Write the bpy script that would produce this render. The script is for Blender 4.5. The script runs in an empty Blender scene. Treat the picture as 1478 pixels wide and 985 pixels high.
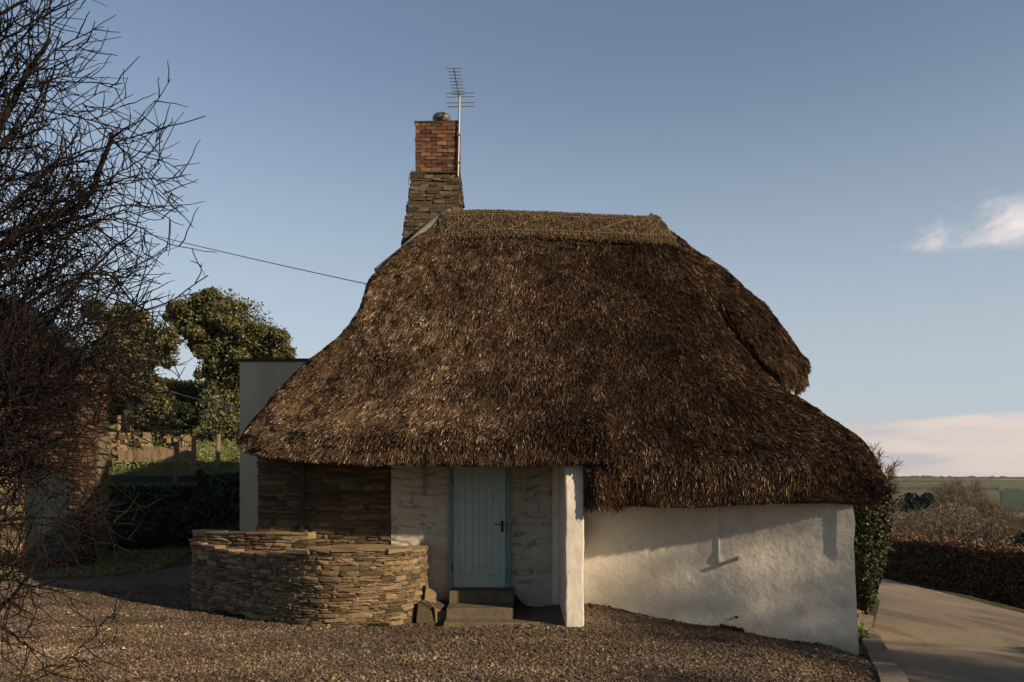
import bpy, math, random
import numpy as np
from mathutils import Vector
random.seed(7); rng = np.random.default_rng(11)
S = bpy.context.scene; COL = S.collection
# ------------------------------------------------------------ camera, sky, sun, exposure
F, CX, HY, EYE = 1150.0, 739.0, 700.0, 2.2
cam = bpy.data.cameras.new('camera'); co = bpy.data.objects.new('camera', cam); COL.objects.link(co)
co.location = (0, 0, EYE); co.rotation_euler = (math.radians(90), 0, 0)
cam.sensor_width = 36; cam.lens = F/1478*36; cam.shift_y = (HY-492.5)/1478
cam.clip_start = .05; cam.clip_end = 9000; S.camera = co
S.view_settings.view_transform = 'Standard'; S.view_settings.look = 'None'
S.view_settings.exposure = 0.36; S.view_settings.gamma = 1
ELEV = math.radians(20.5); AZ = math.atan2(.848, -.53)
LD = Vector((-math.sin(AZ)*math.cos(ELEV), -math.cos(AZ)*math.cos(ELEV), -math.sin(ELEV)))
su = bpy.data.lights.new('sun', 'SUN'); su.energy = 5.0; su.angle = math.radians(.9); su.color = (1, .78, .53)
so = bpy.data.objects.new('sun', su); COL.objects.link(so); so.rotation_euler = LD.to_track_quat('-Z', 'Y').to_euler()
W = bpy.data.worlds.new('World'); S.world = W; W.use_nodes = True
def world():
    nt = W.node_tree; n = nt.nodes; l = nt.links; n.clear()
    out = n.new('ShaderNodeOutputWorld'); bg = n.new('ShaderNodeBackground'); bg.inputs[1].default_value = .10
    sky = n.new('ShaderNodeTexSky'); sky.sky_type = 'NISHITA'; sky.sun_disc = False
    sky.sun_elevation = ELEV; sky.sun_rotation = AZ; sky.air_density = 1.0; sky.dust_density = 1.0; sky.ozone_density = 1.3
    hs = n.new('ShaderNodeHueSaturation'); hs.inputs['Saturation'].default_value = .85; hs.inputs['Value'].default_value = 1.0
    l.new(sky.outputs[0], hs.inputs['Color'])
    tc = n.new('ShaderNodeTexCoord'); sx = n.new('ShaderNodeSeparateXYZ'); l.new(tc.outputs['Generated'], sx.inputs[0])
    def math_(op, a, b=None, c=None):
        m = n.new('ShaderNodeMath'); m.operation = op
        for i, v in enumerate((a, b, c)):
            if v is None: continue
            if isinstance(v, (int, float)): m.inputs[i].default_value = v
            else: l.new(v, m.inputs[i])
        return m.outputs[0]
    def mr(v, a, b, c=0, d=1):
        m = n.new('ShaderNodeMapRange'); m.interpolation_type = 'SMOOTHSTEP'
        l.new(v, m.inputs[0]); m.inputs[1].default_value = a; m.inputs[2].default_value = b
        m.inputs[3].default_value = c; m.inputs[4].default_value = d; return m.outputs[0]
    def noise(scale, sc, det, rough=.55, off=(0, 0, 0)):
        mp = n.new('ShaderNodeMapping'); mp.inputs['Scale'].default_value = sc; mp.inputs['Location'].default_value = off
        l.new(tc.outputs['Generated'], mp.inputs[0]); t = n.new('ShaderNodeTexNoise')
        t.inputs['Scale'].default_value = scale; t.inputs['Detail'].default_value = det; t.inputs['Roughness'].default_value = rough
        t.inputs['Distortion'].default_value = .25
        l.new(mp.outputs[0], t.inputs[0]); return t.outputs[0]
    x, y, z = sx.outputs
    # dimming added to the sky towards the sun to weaken fill light; slightly green blue overall
    dt = n.new('ShaderNodeVectorMath'); dt.operation = 'DOT_PRODUCT'; l.new(tc.outputs['Generated'], dt.inputs[0]); dt.inputs[1].default_value = tuple(-LD)
    tint = n.new('ShaderNodeMix'); tint.data_type = 'RGBA'; tint.inputs[6].default_value = (.985, 1.0, 1.01, 1); tint.inputs[7].default_value = (.26, .27, .27, 1)
    l.new(mr(dt.outputs['Value'], .12, .62), tint.inputs[0]); tm = n.new('ShaderNodeMix'); tm.data_type = 'RGBA'; tm.blend_type = 'MULTIPLY'; tm.inputs[0].default_value = 1
    l.new(hs.outputs[0], tm.inputs[6]); l.new(tint.outputs[2], tm.inputs[7])
    # low bank of cloud near the horizon
    n1 = noise(5.5, (1, 1, 3.5), 7, .6)
    top = math_('ADD', .022, math_('MULTIPLY', n1, .10))
    low = mr(math_('SUBTRACT', top, z), -.008, .012)
    low = math_('MULTIPLY', low, mr(x, .25, .48, .25, .92))
    # one loose white cloud high on the right
    n2 = noise(7.5, (1.0, 1, 1.9), 8, .62, (3.1, .4, 2.2))
    dx = math_('SUBTRACT', x, .500); dz = math_('SUBTRACT', z, .276)
    d2 = math_('ADD', math_('MULTIPLY', dx, dx), math_('MULTIPLY', math_('MULTIPLY', dz, dz), 7.0))
    hi = math_('MULTIPLY', mr(math_('ADD', math_('SUBTRACT', n2, math_('MULTIPLY', d2, 28.0)), .0), .34, .66), .85)
    # hazy pale horizon
    mixh = n.new('ShaderNodeMix'); mixh.data_type = 'RGBA'; l.new(math_('MULTIPLY', mr(z, .0, .50, .85, 0), mr(y, -.1, .5, .35, 1)), mixh.inputs[0])
    l.new(tm.outputs[2], mixh.inputs[6]); mixh.inputs[7].default_value = (4.0, 4.5, 5.0, 1)
    mix1 = n.new('ShaderNodeMix'); mix1.data_type = 'RGBA'; l.new(low, mix1.inputs[0]); l.new(mixh.outputs[2], mix1.inputs[6])
    cr = n.new('ShaderNodeMix'); cr.data_type = 'RGBA'; l.new(mr(noise(5, (1, 1, 8), 5, .5, (1, 2, 3)), .38, .62), cr.inputs[0])
    cr.inputs[6].default_value = (4.3, 4.0, 4.15, 1); cr.inputs[7].default_value = (6.2, 5.25, 4.75, 1)
    l.new(cr.outputs[2], mix1.inputs[7])
    mix2 = n.new('ShaderNodeMix'); mix2.data_type = 'RGBA'; l.new(hi, mix2.inputs[0]); l.new(mix1.outputs[2], mix2.inputs[6])
    mix2.inputs[7].default_value = (8.2, 7.0, 6.5, 1)
    l.new(mix2.outputs[2], bg.inputs[0]); l.new(bg.outputs[0], out.inputs[0])
world()

# ------------------------------------------------------------ helpers
def P(px, py, Y): return np.array(((px-CX)*Y/F, Y, EYE-(py-HY)*Y/F))
def hsh(a, b, c, s=0):
    a = a.astype(np.int64); b = b.astype(np.int64); c = c.astype(np.int64)
    h = (a*374761393 + b*668265263 + c*2147483647 + s*1274126177) & 0xffffffff
    h = ((h ^ (h >> 13))*1274126177) & 0xffffffff; h = h ^ (h >> 16)
    return (h & 0xffff)/65535.0
def vnoise(p, s=0):
    p = np.asarray(p, float); i = np.floor(p); f = p-i; f = f*f*(3-2*f); r = 0
    for dx in (0, 1):
        for dy in (0, 1):
            for dz in (0, 1):
                w = (f[..., 0] if dx else 1-f[..., 0])*(f[..., 1] if dy else 1-f[..., 1])*(f[..., 2] if dz else 1-f[..., 2])
                r = r+w*hsh(i[..., 0]+dx, i[..., 1]+dy, i[..., 2]+dz, s)
    return r
def fbm(p, o=4, s=0):
    r = 0; a = .5; t = 0; p = np.asarray(p, float)
    for k in range(o): r = r+a*vnoise(p*2**k+k*17.3, s+k); t += a; a *= .5
    return r/t*2-1
def sstep(a, b, x): t = np.clip((x-a)/(b-a), 0, 1); return t*t*(3-2*t)
def T(X, Y):
    X = np.asarray(X, float); Y = np.asarray(Y, float)
    rise = np.interp(Y, [15, 19, 21, 23, 30, 45, 90, 400, 1500], [0, .25, .6, 2.05, 4.1, 6.2, 7, 4, 0])
    ang = X/np.maximum(Y, 1)
    wl = 1-sstep(-.30, -.08, ang)
    fall = np.interp(Y, [13, 30, 42, 90, 200, 500, 900, 1500, 1700, 2600], [0, -.55, -1.2, -6, -14, -17, -4.5, 13.5, 15, -10])
    fall = fall+np.where(Y > 300, 1, 0)*3.0*np.sin(X/420.+1)*np.clip((Y-300)/900, 0, 1)
    wr = sstep(.05, .40, ang)
    zr = np.interp(X, [1.3, 2.4, 3.3, 4.0, 4.8, 5.3, 7, 12], [0, -.02, -.05, -.17, -.25, -.42, -.60, -.75])*np.clip((70-Y)/30, 0, 1)
    edge = np.interp(Y, [0, 10, 15, 19, 24, 29, 45], [10.6, 11, 11.7, 12.4, 13.0, 13.4, 14])+.5
    ditch = -1.35*sstep(0, 2.6, X-edge)*(1-sstep(36, 60, Y))
    z = rise*wl+fall*wr+zr+ditch
    z = z+.22*np.exp(-((X-1.3)**2/1.1+(Y-13.2)**2/.8))
    return z+.02*fbm(np.stack([X*.9, Y*.9, X*0], -1), 2, 5)*np.clip(Y/3, 0, 1)*(Y < 60)
def hit(px, py):                         # where a line of sight meets the ground
    for Y in np.arange(3, 2000, .05):
        p = P(px, py, Y)
        if p[2] <= float(T(p[0], p[1])): return p
    return P(px, py, 2000)

class MB:
    def __init__(s): s.v = []; s.f = {}; s.n = 0; s.r = []
    def add(s, V, Fc, r=None):
        V = np.asarray(V, float).reshape(-1, 3); 
        if not len(V): return
        Fc = np.asarray(Fc, int); s.f.setdefault(Fc.shape[1], []).append(Fc+s.n)
        s.v.append(V); s.n += len(V)
        s.r.append(np.full(len(V), random.random()) if r is None else np.broadcast_to(np.asarray(r, float), (len(V),)))
    def box(s, c, h, rot=0, r=None, jit=0, tilt=(0, 0)):
        q = np.array([(x, y, z) for x in (-1, 1) for y in (-1, 1) for z in (-1, 1)], float)*np.asarray(h, float)
        if jit: q += rng.normal(0, jit, q.shape)
        if tilt != (0, 0):
            q[:, 2] += q[:, 0]*tilt[0]+q[:, 1]*tilt[1]
        c_, s_ = math.cos(rot), math.sin(rot)
        q = np.stack([q[:, 0]*c_-q[:, 1]*s_, q[:, 0]*s_+q[:, 1]*c_, q[:, 2]], -1)+np.asarray(c, float)
        s.add(q, [(0, 1, 3, 2), (4, 6, 7, 5), (0, 4, 5, 1), (2, 3, 7, 6), (0, 2, 6, 4), (1, 5, 7, 3)], r)
    def tube(s, pts, rad, k=6, r=None, cap=True):
        pts = np.asarray(pts, float); m = len(pts); rad = np.broadcast_to(np.asarray(rad, float), (m,))
        d = np.gradient(pts, axis=0); d /= np.linalg.norm(d, axis=1)[:, None]+1e-9
        up = np.array((.3, .2, .93)) if abs(d[0][2]) < .9 else np.array((1., .1, 0))
        a = np.cross(d, up); a /= np.linalg.norm(a, axis=1)[:, None]+1e-9; b = np.cross(d, a)
        th = np.arange(k)*2*math.pi/k
        V = pts[:, None]+rad[:, None, None]*(np.cos(th)[None, :, None]*a[:, None]+np.sin(th)[None, :, None]*b[:, None])
        i = np.arange(m-1)[:, None]*k; j = np.arange(k)[None]; j2 = (j+1) % k
        Fc = np.stack([i+j, i+j2, i+k+j2, i+k+j], -1).reshape(-1, 4)
        s.add(V, Fc, r)
        if cap:
            for e in (0, m-1):
                c = s.n; s.add(V[e], [list(range(k))], r)
    def grid(s, V, r=None, mask=None, wrap=False):
        a, b = V.shape[:2]; idx = np.arange(a*b).reshape(a, b)
        Fc = np.stack([idx[:-1, :-1], idx[:-1, 1:], idx[1:, 1:], idx[1:, :-1]], -1)
        Fc = Fc[mask] if mask is not None else Fc.reshape(-1, 4)
        s.add(V, Fc, r if r is not None else .5)
    def quads(s, C, A, B, r):           # many little leaf/straw quads: centre, half axes
        V = np.stack([C-A-B, C+A-B*.7, C+A*1.0+B*.7, C-A+B], 1); n = len(C)
        s.add(V.reshape(-1, 3), np.arange(4*n).reshape(n, 4), np.repeat(r, 4))
    def build(s, name, mat, parent=None, smooth=False):
        me = bpy.data.meshes.new(name)
        V = np.concatenate(s.v); me.vertices.add(len(V)); me.vertices.foreach_set('co', V.ravel().astype(np.float32))
        st = []; lo = []; o = 0; tot = []
        for k, fl in s.f.items():
            Fc = np.concatenate(fl); lo.append(Fc.ravel()); st.append(o+np.arange(len(Fc))*k); tot.append(np.full(len(Fc), k)); o += Fc.size
        lo = np.concatenate(lo); st = np.concatenate(st); tot = np.concatenate(tot)
        me.loops.add(len(lo)); me.loops.foreach_set('vertex_index', lo.astype(np.int32))
        me.polygons.add(len(st)); me.polygons.foreach_set('loop_start', st.astype(np.int32)); me.polygons.foreach_set('loop_total', tot.astype(np.int32))
        me.polygons.foreach_set('use_smooth', np.full(len(st), smooth))
        at = me.attributes.new('rnd', 'FLOAT', 'POINT'); at.data.foreach_set('value', np.concatenate(s.r).astype(np.float32))
        me.update(calc_edges=True); me.validate()
        ob = bpy.data.objects.new(name, me); COL.objects.link(ob)
        if mat: me.materials.append(mat)
        if parent:
            ob.parent = parent; ob.matrix_parent_inverse = par_inv(parent)
        return ob
def par_inv(p):
    from mathutils import Matrix
    loc = Vector((0, 0, 0)); q = p
    while q: loc += q.location if q.type == 'EMPTY' else Vector((0, 0, 0)); q = q.parent
    return Matrix.Translation(-Vector(p.location)) if p.type == 'EMPTY' else Matrix.Identity(4)
def tag(o, label=None, cat=None, group=None, kind=None):
    if label: o['label'] = label
    if cat: o['category'] = cat
    if group: o['group'] = group
    if kind: o['kind'] = kind
    return o
def empty(name, loc, label, cat, group=None):
    o = bpy.data.objects.new(name, None); COL.objects.link(o); o.location = loc; o.empty_display_size = .2
    return tag(o, label, cat, group)
def copy_tree(o, parent=None):
    c = o.copy(); COL.objects.link(c)
    if parent: c.parent = parent
    for ch in [x for x in bpy.data.objects if x.parent == o]: copy_tree(ch, c)
    return c

class M:                                 # tiny material builder
    def __init__(s, name, rough=.85, spec=.25):
        s.m = bpy.data.materials.new(name); s.m.use_nodes = True; s.t = s.m.node_tree; s.n = s.t.nodes; s.l = s.t.links
        s.b = s.n['Principled BSDF']; s.b.inputs['Roughness'].default_value = rough; s.b.inputs['Specular IOR Level'].default_value = spec
        s.tc = s.n.new('ShaderNodeTexCoord'); s.nrm = None
    def coord(s, sc=(1, 1, 1)):
        m = s.n.new('ShaderNodeMapping'); m.inputs['Scale'].default_value = sc; s.l.new(s.tc.outputs['Object'], m.inputs[0]); return m.outputs[0]
    def noise(s, scale, det=4, rough=.55, sc=(1, 1, 1), dist=0):
        t = s.n.new('ShaderNodeTexNoise'); t.inputs['Scale'].default_value = scale; t.inputs['Detail'].default_value = det
        t.inputs['Roughness'].default_value = rough; t.inputs['Distortion'].default_value = dist; s.l.new(s.coord(sc), t.inputs[0]); return t.outputs[0]
    def vor(s, scale, out='Distance', sc=(1, 1, 1), feat='F1'):
        t = s.n.new('ShaderNodeTexVoronoi'); t.feature = feat; t.inputs['Scale'].default_value = scale; s.l.new(s.coord(sc), t.inputs[0]); return t.outputs[out]
    def rnd(s):
        a = s.n.new('ShaderNodeAttribute'); a.attribute_name = 'rnd'; return a.outputs['Fac']
    def ramp(s, v, stops):
        r = s.n.new('ShaderNodeValToRGB'); e = r.color_ramp.elements
        while len(e) < len(stops): e.new(.5)
        for i, (p, c) in enumerate(stops): e[i].position = p; e[i].color = (*c, 1) if len(c) == 3 else c
        s.l.new(v, r.inputs[0]); return r.outputs[0]
    def mix(s, f, a, b, mode='MIX'):
        m = s.n.new('ShaderNodeMix'); m.data_type = 'RGBA'; m.blend_type = mode
        for i, v in ((0, f), (6, a), (7, b)):
            if isinstance(v, (int, float)): m.inputs[i].default_value = v
            elif isinstance(v, tuple): m.inputs[i].default_value = (*v, 1)
            else: s.l.new(v, m.inputs[i])
        return m.outputs[2]
    def mr(s, v, a, b, c=0, d=1):
        m = s.n.new('ShaderNodeMapRange'); s.l.new(v, m.inputs[0])
        for i, x in enumerate((a, b, c, d)): m.inputs[i+1].default_value = x
        return m.outputs[0]
    def axis(s, i):
        x = s.n.new('ShaderNodeSeparateXYZ'); s.l.new(s.tc.outputs['Object'], x.inputs[0]); return x.outputs[i]
    def bump(s, h, st=.5, dist=.02):
        b = s.n.new('ShaderNodeBump'); b.inputs['Strength'].default_value = st; b.inputs['Distance'].default_value = dist
        s.l.new(h, b.inputs['Height'])
        if s.nrm: s.l.new(s.nrm, b.inputs['Normal'])
        s.nrm = b.outputs[0]; s.l.new(s.nrm, s.b.inputs['Normal']); return s
    def col(s, c):
        if isinstance(c, tuple): s.b.inputs['Base Color'].default_value = (*c, 1)
        else: s.l.new(c, s.b.inputs['Base Color'])
        return s

def mats():
    D = {}
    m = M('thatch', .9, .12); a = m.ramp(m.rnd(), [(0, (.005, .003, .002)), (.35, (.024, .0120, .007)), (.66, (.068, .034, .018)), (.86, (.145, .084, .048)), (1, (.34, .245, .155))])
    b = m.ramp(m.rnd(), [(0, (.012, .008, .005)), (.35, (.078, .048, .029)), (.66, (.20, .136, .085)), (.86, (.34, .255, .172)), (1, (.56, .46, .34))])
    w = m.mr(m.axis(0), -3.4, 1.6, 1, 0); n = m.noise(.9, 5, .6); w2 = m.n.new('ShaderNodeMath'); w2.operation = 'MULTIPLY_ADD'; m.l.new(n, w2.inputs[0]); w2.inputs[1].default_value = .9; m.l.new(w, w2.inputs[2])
    f = m.mr(w2.outputs[0], .35, 1.3); c = m.mix(f, a, b)  # paler left, darker right: weathering plus sun and shade painted into the straw
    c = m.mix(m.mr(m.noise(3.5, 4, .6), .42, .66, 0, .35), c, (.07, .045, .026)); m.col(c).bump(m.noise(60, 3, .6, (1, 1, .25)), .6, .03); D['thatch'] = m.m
    m = M('ridge_straw', .9, .12); c = m.ramp(m.rnd(), [(0, (.02, .013, .008)), (.5, (.085, .058, .033)), (1, (.23, .17, .105))]); m.col(c).bump(m.noise(50, 3), .5, .02); D['ridge'] = m.m
    m = M('hazel_rod', .8).col((.19, .135, .08)); D['rod'] = m.m
    m = M('slate_stone', .85, .3); n = m.noise(14, 6, .65, (1, 1, 2.5)); c = m.ramp(m.rnd(), [(0, (.09, .07, .048)), (.3, (.19, .14, .085)), (.6, (.29, .21, .12)), (.85, (.40, .30, .18)), (1, (.24, .15, .09))])
    c = m.mix(m.mr(n, .35, .7, 0, .75), c, m.mix(1.0, c, (.42, .42, .40), 'MULTIPLY')); c = m.mix(m.mr(m.noise(3, 3), .55, .7, 0, .5), c, (.13, .125, .07))
    m.col(c).bump(m.noise(38, 6, .65, (1, 1, 3)), 1, .03); D['stone'] = m.m
    m = M('dark_stone', .9, .2); n = m.noise(9, 6, .65, (1, 1, 2)); c = m.ramp(m.rnd(), [(0, (.05, .04, .028)), (.5, (.13, .097, .06)), (1, (.22, .16, .095))])
    c = m.mix(m.mr(n, .4, .7, 0, .8), c, (.07, .058, .042)); m.col(c).bump(m.noise(30, 6, .65, (1, 1, 2.5)), 1, .025); D['dstone'] = m.m
    m = M('mortar', .95, .1); m.col((.11, .085, .058)).bump(m.noise(40, 4), .7, .02); D['mortar'] = m.m
    m = M('brick', .85, .2); c = m.ramp(m.rnd(), [(0, (.05, .028, .020)), (.35, (.12, .052, .032)), (.7, (.19, .088, .05)), (1, (.27, .17, .10))]); c = m.mix(m.mr(m.noise(9, 6, .65), .42, .68, 0, .75), c, (.07, .055, .042))
    m.col(c).bump(m.noise(60, 4), .8, .015); D['brick'] = m.m
    m = M('old_brick', .9, .15); c = m.ramp(m.rnd(), [(0, (.025, .015, .010)), (.5, (.062, .032, .021)), (1, (.13, .075, .045))]); m.col(c).bump(m.noise(50, 4), .8, .015); D['obrick'] = m.m
    def white(name, base, st=1.0, dirt=(.30, .27, .21)):
        m = M(name, .8, .3); c = m.mix(m.mr(m.noise(2.2, 6, .65), .42, .75, 0, .45), base, dirt); c = m.mix(m.mr(m.noise(22, 5, .6, (1, 1, .5)), .55, .75, 0, .35), c, dirt)
        h_ = m.n.new('ShaderNodeMath'); h_.operation = 'MULTIPLY_ADD'; m.l.new(m.noise(1.6, 5, .65), h_.inputs[0]); h_.inputs[1].default_value = 1.1; m.l.new(m.axis(2), h_.inputs[2]); c = m.mix(m.mr(h_.outputs[0], .62, .05, 0, .6), c, (.27, .265, .19))
        if name == 'painted_rubble': c = m.mix(m.mr(m.rnd(), .35, 1, 0, .65), c, (.13, .11, .085)); c = m.mix(m.mr(m.noise(4.5, 6, .65, (.6, 1, 2.5)), .48, .66, 0, .5), c, (.26, .23, .18))  # crack depth darkens the colour, painted in for shading the cracks lack
        m.col(c).bump(m.noise(14, 6, .66), .42*st, .035).bump(m.noise(48, 5, .6), .45*st, .012); return m.m
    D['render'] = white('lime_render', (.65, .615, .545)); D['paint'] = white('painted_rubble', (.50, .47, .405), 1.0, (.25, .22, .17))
    D['smooth'] = white('smooth_white_render', (.64, .61, .545), .45)
    m = M('grey_render', .9, .15); c = m.mix(m.mr(m.noise(1.6, 6, .7, (1, 1, .35)), .45, .7, 0, .6), (.50, .44, .33), (.34, .30, .22)); m.col(c).bump(m.noise(30, 4), .15, .01); D['grender'] = m.m
    m = M('door_paint', .55, .35); m.col(m.mix(m.mr(m.noise(4, 4), .4, .7), (.38, .48, .48), (.33, .43, .43))).bump(m.noise(40, 3, .5, (1, 1, .1)), .06, .005); D['door'] = m.m
    m = M('frame_paint', .5, .35); m.col(m.mix(m.mr(m.noise(5, 4), .4, .7), (.15, .25, .27), (.11, .20, .22))); D['frame'] = m.m
    D['black'] = M('black_iron', .45, .4).col((.012, .012, .013)).m
    m = M('weathered_steel', .55, .5); m.b.inputs['Metallic'].default_value = .7; m.col(m.mix(m.mr(m.noise(20, 4), .4, .7), (.28, .25, .22), (.14, .08, .05))); D['rust'] = m.m
    m = M('galvanised', .45, .5); m.b.inputs['Metallic'].default_value = .6; m.col((.26, .26, .26)); D['galv'] = m.m
    D['wire'] = M('cable', .6).col((.03, .03, .035)).m
    D['pwire'] = M('pale_cable', .6).col((.35, .36, .36)).m
    m = M('lead', .7, .3); m.col(m.mix(m.mr(m.noise(8, 4), .4, .7), (.16, .18, .17), (.10, .12, .11))).bump(m.noise(20, 4), .4, .02); D['lead'] = m.m
    m = M('step_stone', .9, .2); c = m.mix(m.mr(m.noise(7, 6, .7), .4, .7), (.15, .125, .085), (.075, .066, .045)); m.col(c).bump(m.noise(30, 6, .65), .8, .02); D['step'] = m.m
    m = M('gravel_ground', .95, .12); v = m.vor(55, 'Color'); bw = m.n.new('ShaderNodeRGBToBW'); m.l.new(v, bw.inputs[0])
    c = m.ramp(bw.outputs[0], [(.1, (.05, .042, .032)), (.5, (.15, .12, .09)), (.9, (.30, .25, .19))]); c = m.mix(m.mr(m.noise(.8, 5), .4, .65, 0, .6), c, (.10, .08, .055)); m.col(c).bump(m.vor(55), 1, .02).bump(m.noise(2, 4), .4, .1); D['gravelg'] = m.m
    m = M('pebble', .8, .25); c = m.ramp(m.rnd(), [(0, (.028, .021, .015)), (.3, (.080, .057, .038)), (.65, (.175, .125, .083)), (.9, (.31, .235, .16)), (1, (.50, .42, .33))]); m.col(c); D['pebble'] = m.m
    def grass(name, a, b):
        m = M(name, .95, .1); c = m.mix(m.mr(m.noise(1.2, 6, .65), .38, .66), a, b); c = m.mix(m.mr(m.noise(14, 4, .65), .4, .7, 0, .7), c, (a[0]*.4, a[1]*.4, a[2]*.4)); m.col(c).bump(m.noise(22, 5, .7), 1, .08); return m.m
    D['ground'] = grass('rough_ground', (.075, .085, .028), (.12, .10, .05)); D['lawn'] = grass('lawn', (.13, .165, .055), (.20, .20, .085))
    m = M('tarmac', .9, .2); c = m.mix(m.mr(m.noise(.35, 6, .6, (1, .5, 1)), .38, .65), (.36, .29, .205), (.24, .195, .14)); c = m.mix(m.mr(m.noise(90, 2), .45, .7, 0, .45), c, (.24, .21, .17))
    c = m.mix(m.mr(m.noise(.9, 3, .5, (1.6, .22, 1)), .56, .58, 0, .45), c, (.12, .10, .08)); c = m.mix(m.mr(m.noise(5, 6, .7, (1, .4, 1)), .5, .7, 0, .5), c, (.15, .125, .095)); c = m.mix(m.mr(m.vor(40), .0, .25, .35, 0), c, (.10, .085, .065)); m.col(c).bump(m.noise(120, 3), .7, .012); D['road'] = m.m
    m = M('kerb_stone', .9, .2); c = m.mix(m.mr(m.noise(9, 5), .4, .7), (.26, .22, .17), (.14, .12, .09)); m.col(c).bump(m.noise(40, 4), .5, .01); D['kerb'] = m.m
    def leaf(name, a, b, c_, rough=.6, spec=.3):
        m = M(name, rough, spec); c = m.ramp(m.rnd(), [(0, a), (.6, b), (1, c_)]); m.col(c); return m.m
    D['evergreen'] = leaf('holm_leaf', (.02, .026, .010), (.085, .085, .03), (.24, .21, .09))
    D['conifer'] = leaf('dark_conifer_leaf', (.006, .016, .012), (.014, .032, .022), (.03, .055, .035))
    D['ivy'] = leaf('ivy_leaf', (.012, .018, .007), (.038, .042, .018), (.12, .115, .055), .55, .3)
    D['shrubg'] = leaf('grey_green_leaf', (.03, .04, .02), (.075, .085, .04), (.15, .15, .08))
    D['hedge'] = leaf('beech_hedge_leaf', (.035, .018, .010), (.13, .065, .03), (.30, .17, .085))
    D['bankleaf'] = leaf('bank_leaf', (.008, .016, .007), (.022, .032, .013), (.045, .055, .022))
    D['grassblade'] = leaf('grass_blade', (.07, .095, .03), (.17, .19, .065), (.28, .27, .12))
    D['twig'] = leaf('bare_twig', (.07, .05, .035), (.14, .10, .065), (.22, .17, .11), .8)
    D['twigfar'] = leaf('bare_twig_far', (.075, .055, .038), (.15, .115, .075), (.25, .19, .12), .9)
    m = M('bark_dark', .85, .2); m.col(m.mix(m.mr(m.noise(30, 4, .6, (1, 1, .3)), .4, .7), (.008, .006, .006), (.018, .013, .011))).bump(m.noise(80, 3), .5, .005); D['bark'] = m.m
    m = M('bark_red', .8, .2); m.col(m.mix(m.mr(m.noise(30, 4), .4, .7), (.007, .005, .0045), (.018, .012, .010))); D['barkr'] = m.m
    m = M('timber', .85, .2); m.col(m.mix(m.mr(m.noise(6, 4, .6, (1, 1, .2)), .4, .7), (.26, .19, .12), (.12, .085, .055))).bump(m.noise(30, 3, .5, (1, 1, .15)), .4, .01); D['timber'] = m.m
    D['darkwood'] = M('dark_boards', .8).col((.035, .05, .052)).m
    m = M('teal_boards', .6, .3); m.col(m.mix(m.mr(m.noise(5, 4, .5, (3, 1, .3)), .4, .7), (.014, .024, .026), (.022, .036, .037))); D['teal'] = m.m
    def field(name, a, b, s=.03): m = M(name, 1, 0); m.col(m.mix(m.mr(m.noise(s, 5, .6), .4, .65), a, b)); return m.m
    D['fgreen'] = field('pasture', (.085, .11, .035), (.11, .13, .045)); D['fdark'] = field('winter_crop', (.035, .065, .045), (.042, .075, .052)); D['ftan'] = field('stubble', (.22, .18, .10), (.17, .145, .08))
    D['fbrown'] = field('ploughed', (.13, .12, .07), (.10, .10, .05))
    D['hline'] = field('hedgerow_bush', (.045, .045, .025), (.08, .065, .04), .3)
    D['roofgrey'] = M('dark_trim', .7).col((.03, .032, .034)).m
    return D
D = mats()

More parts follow.
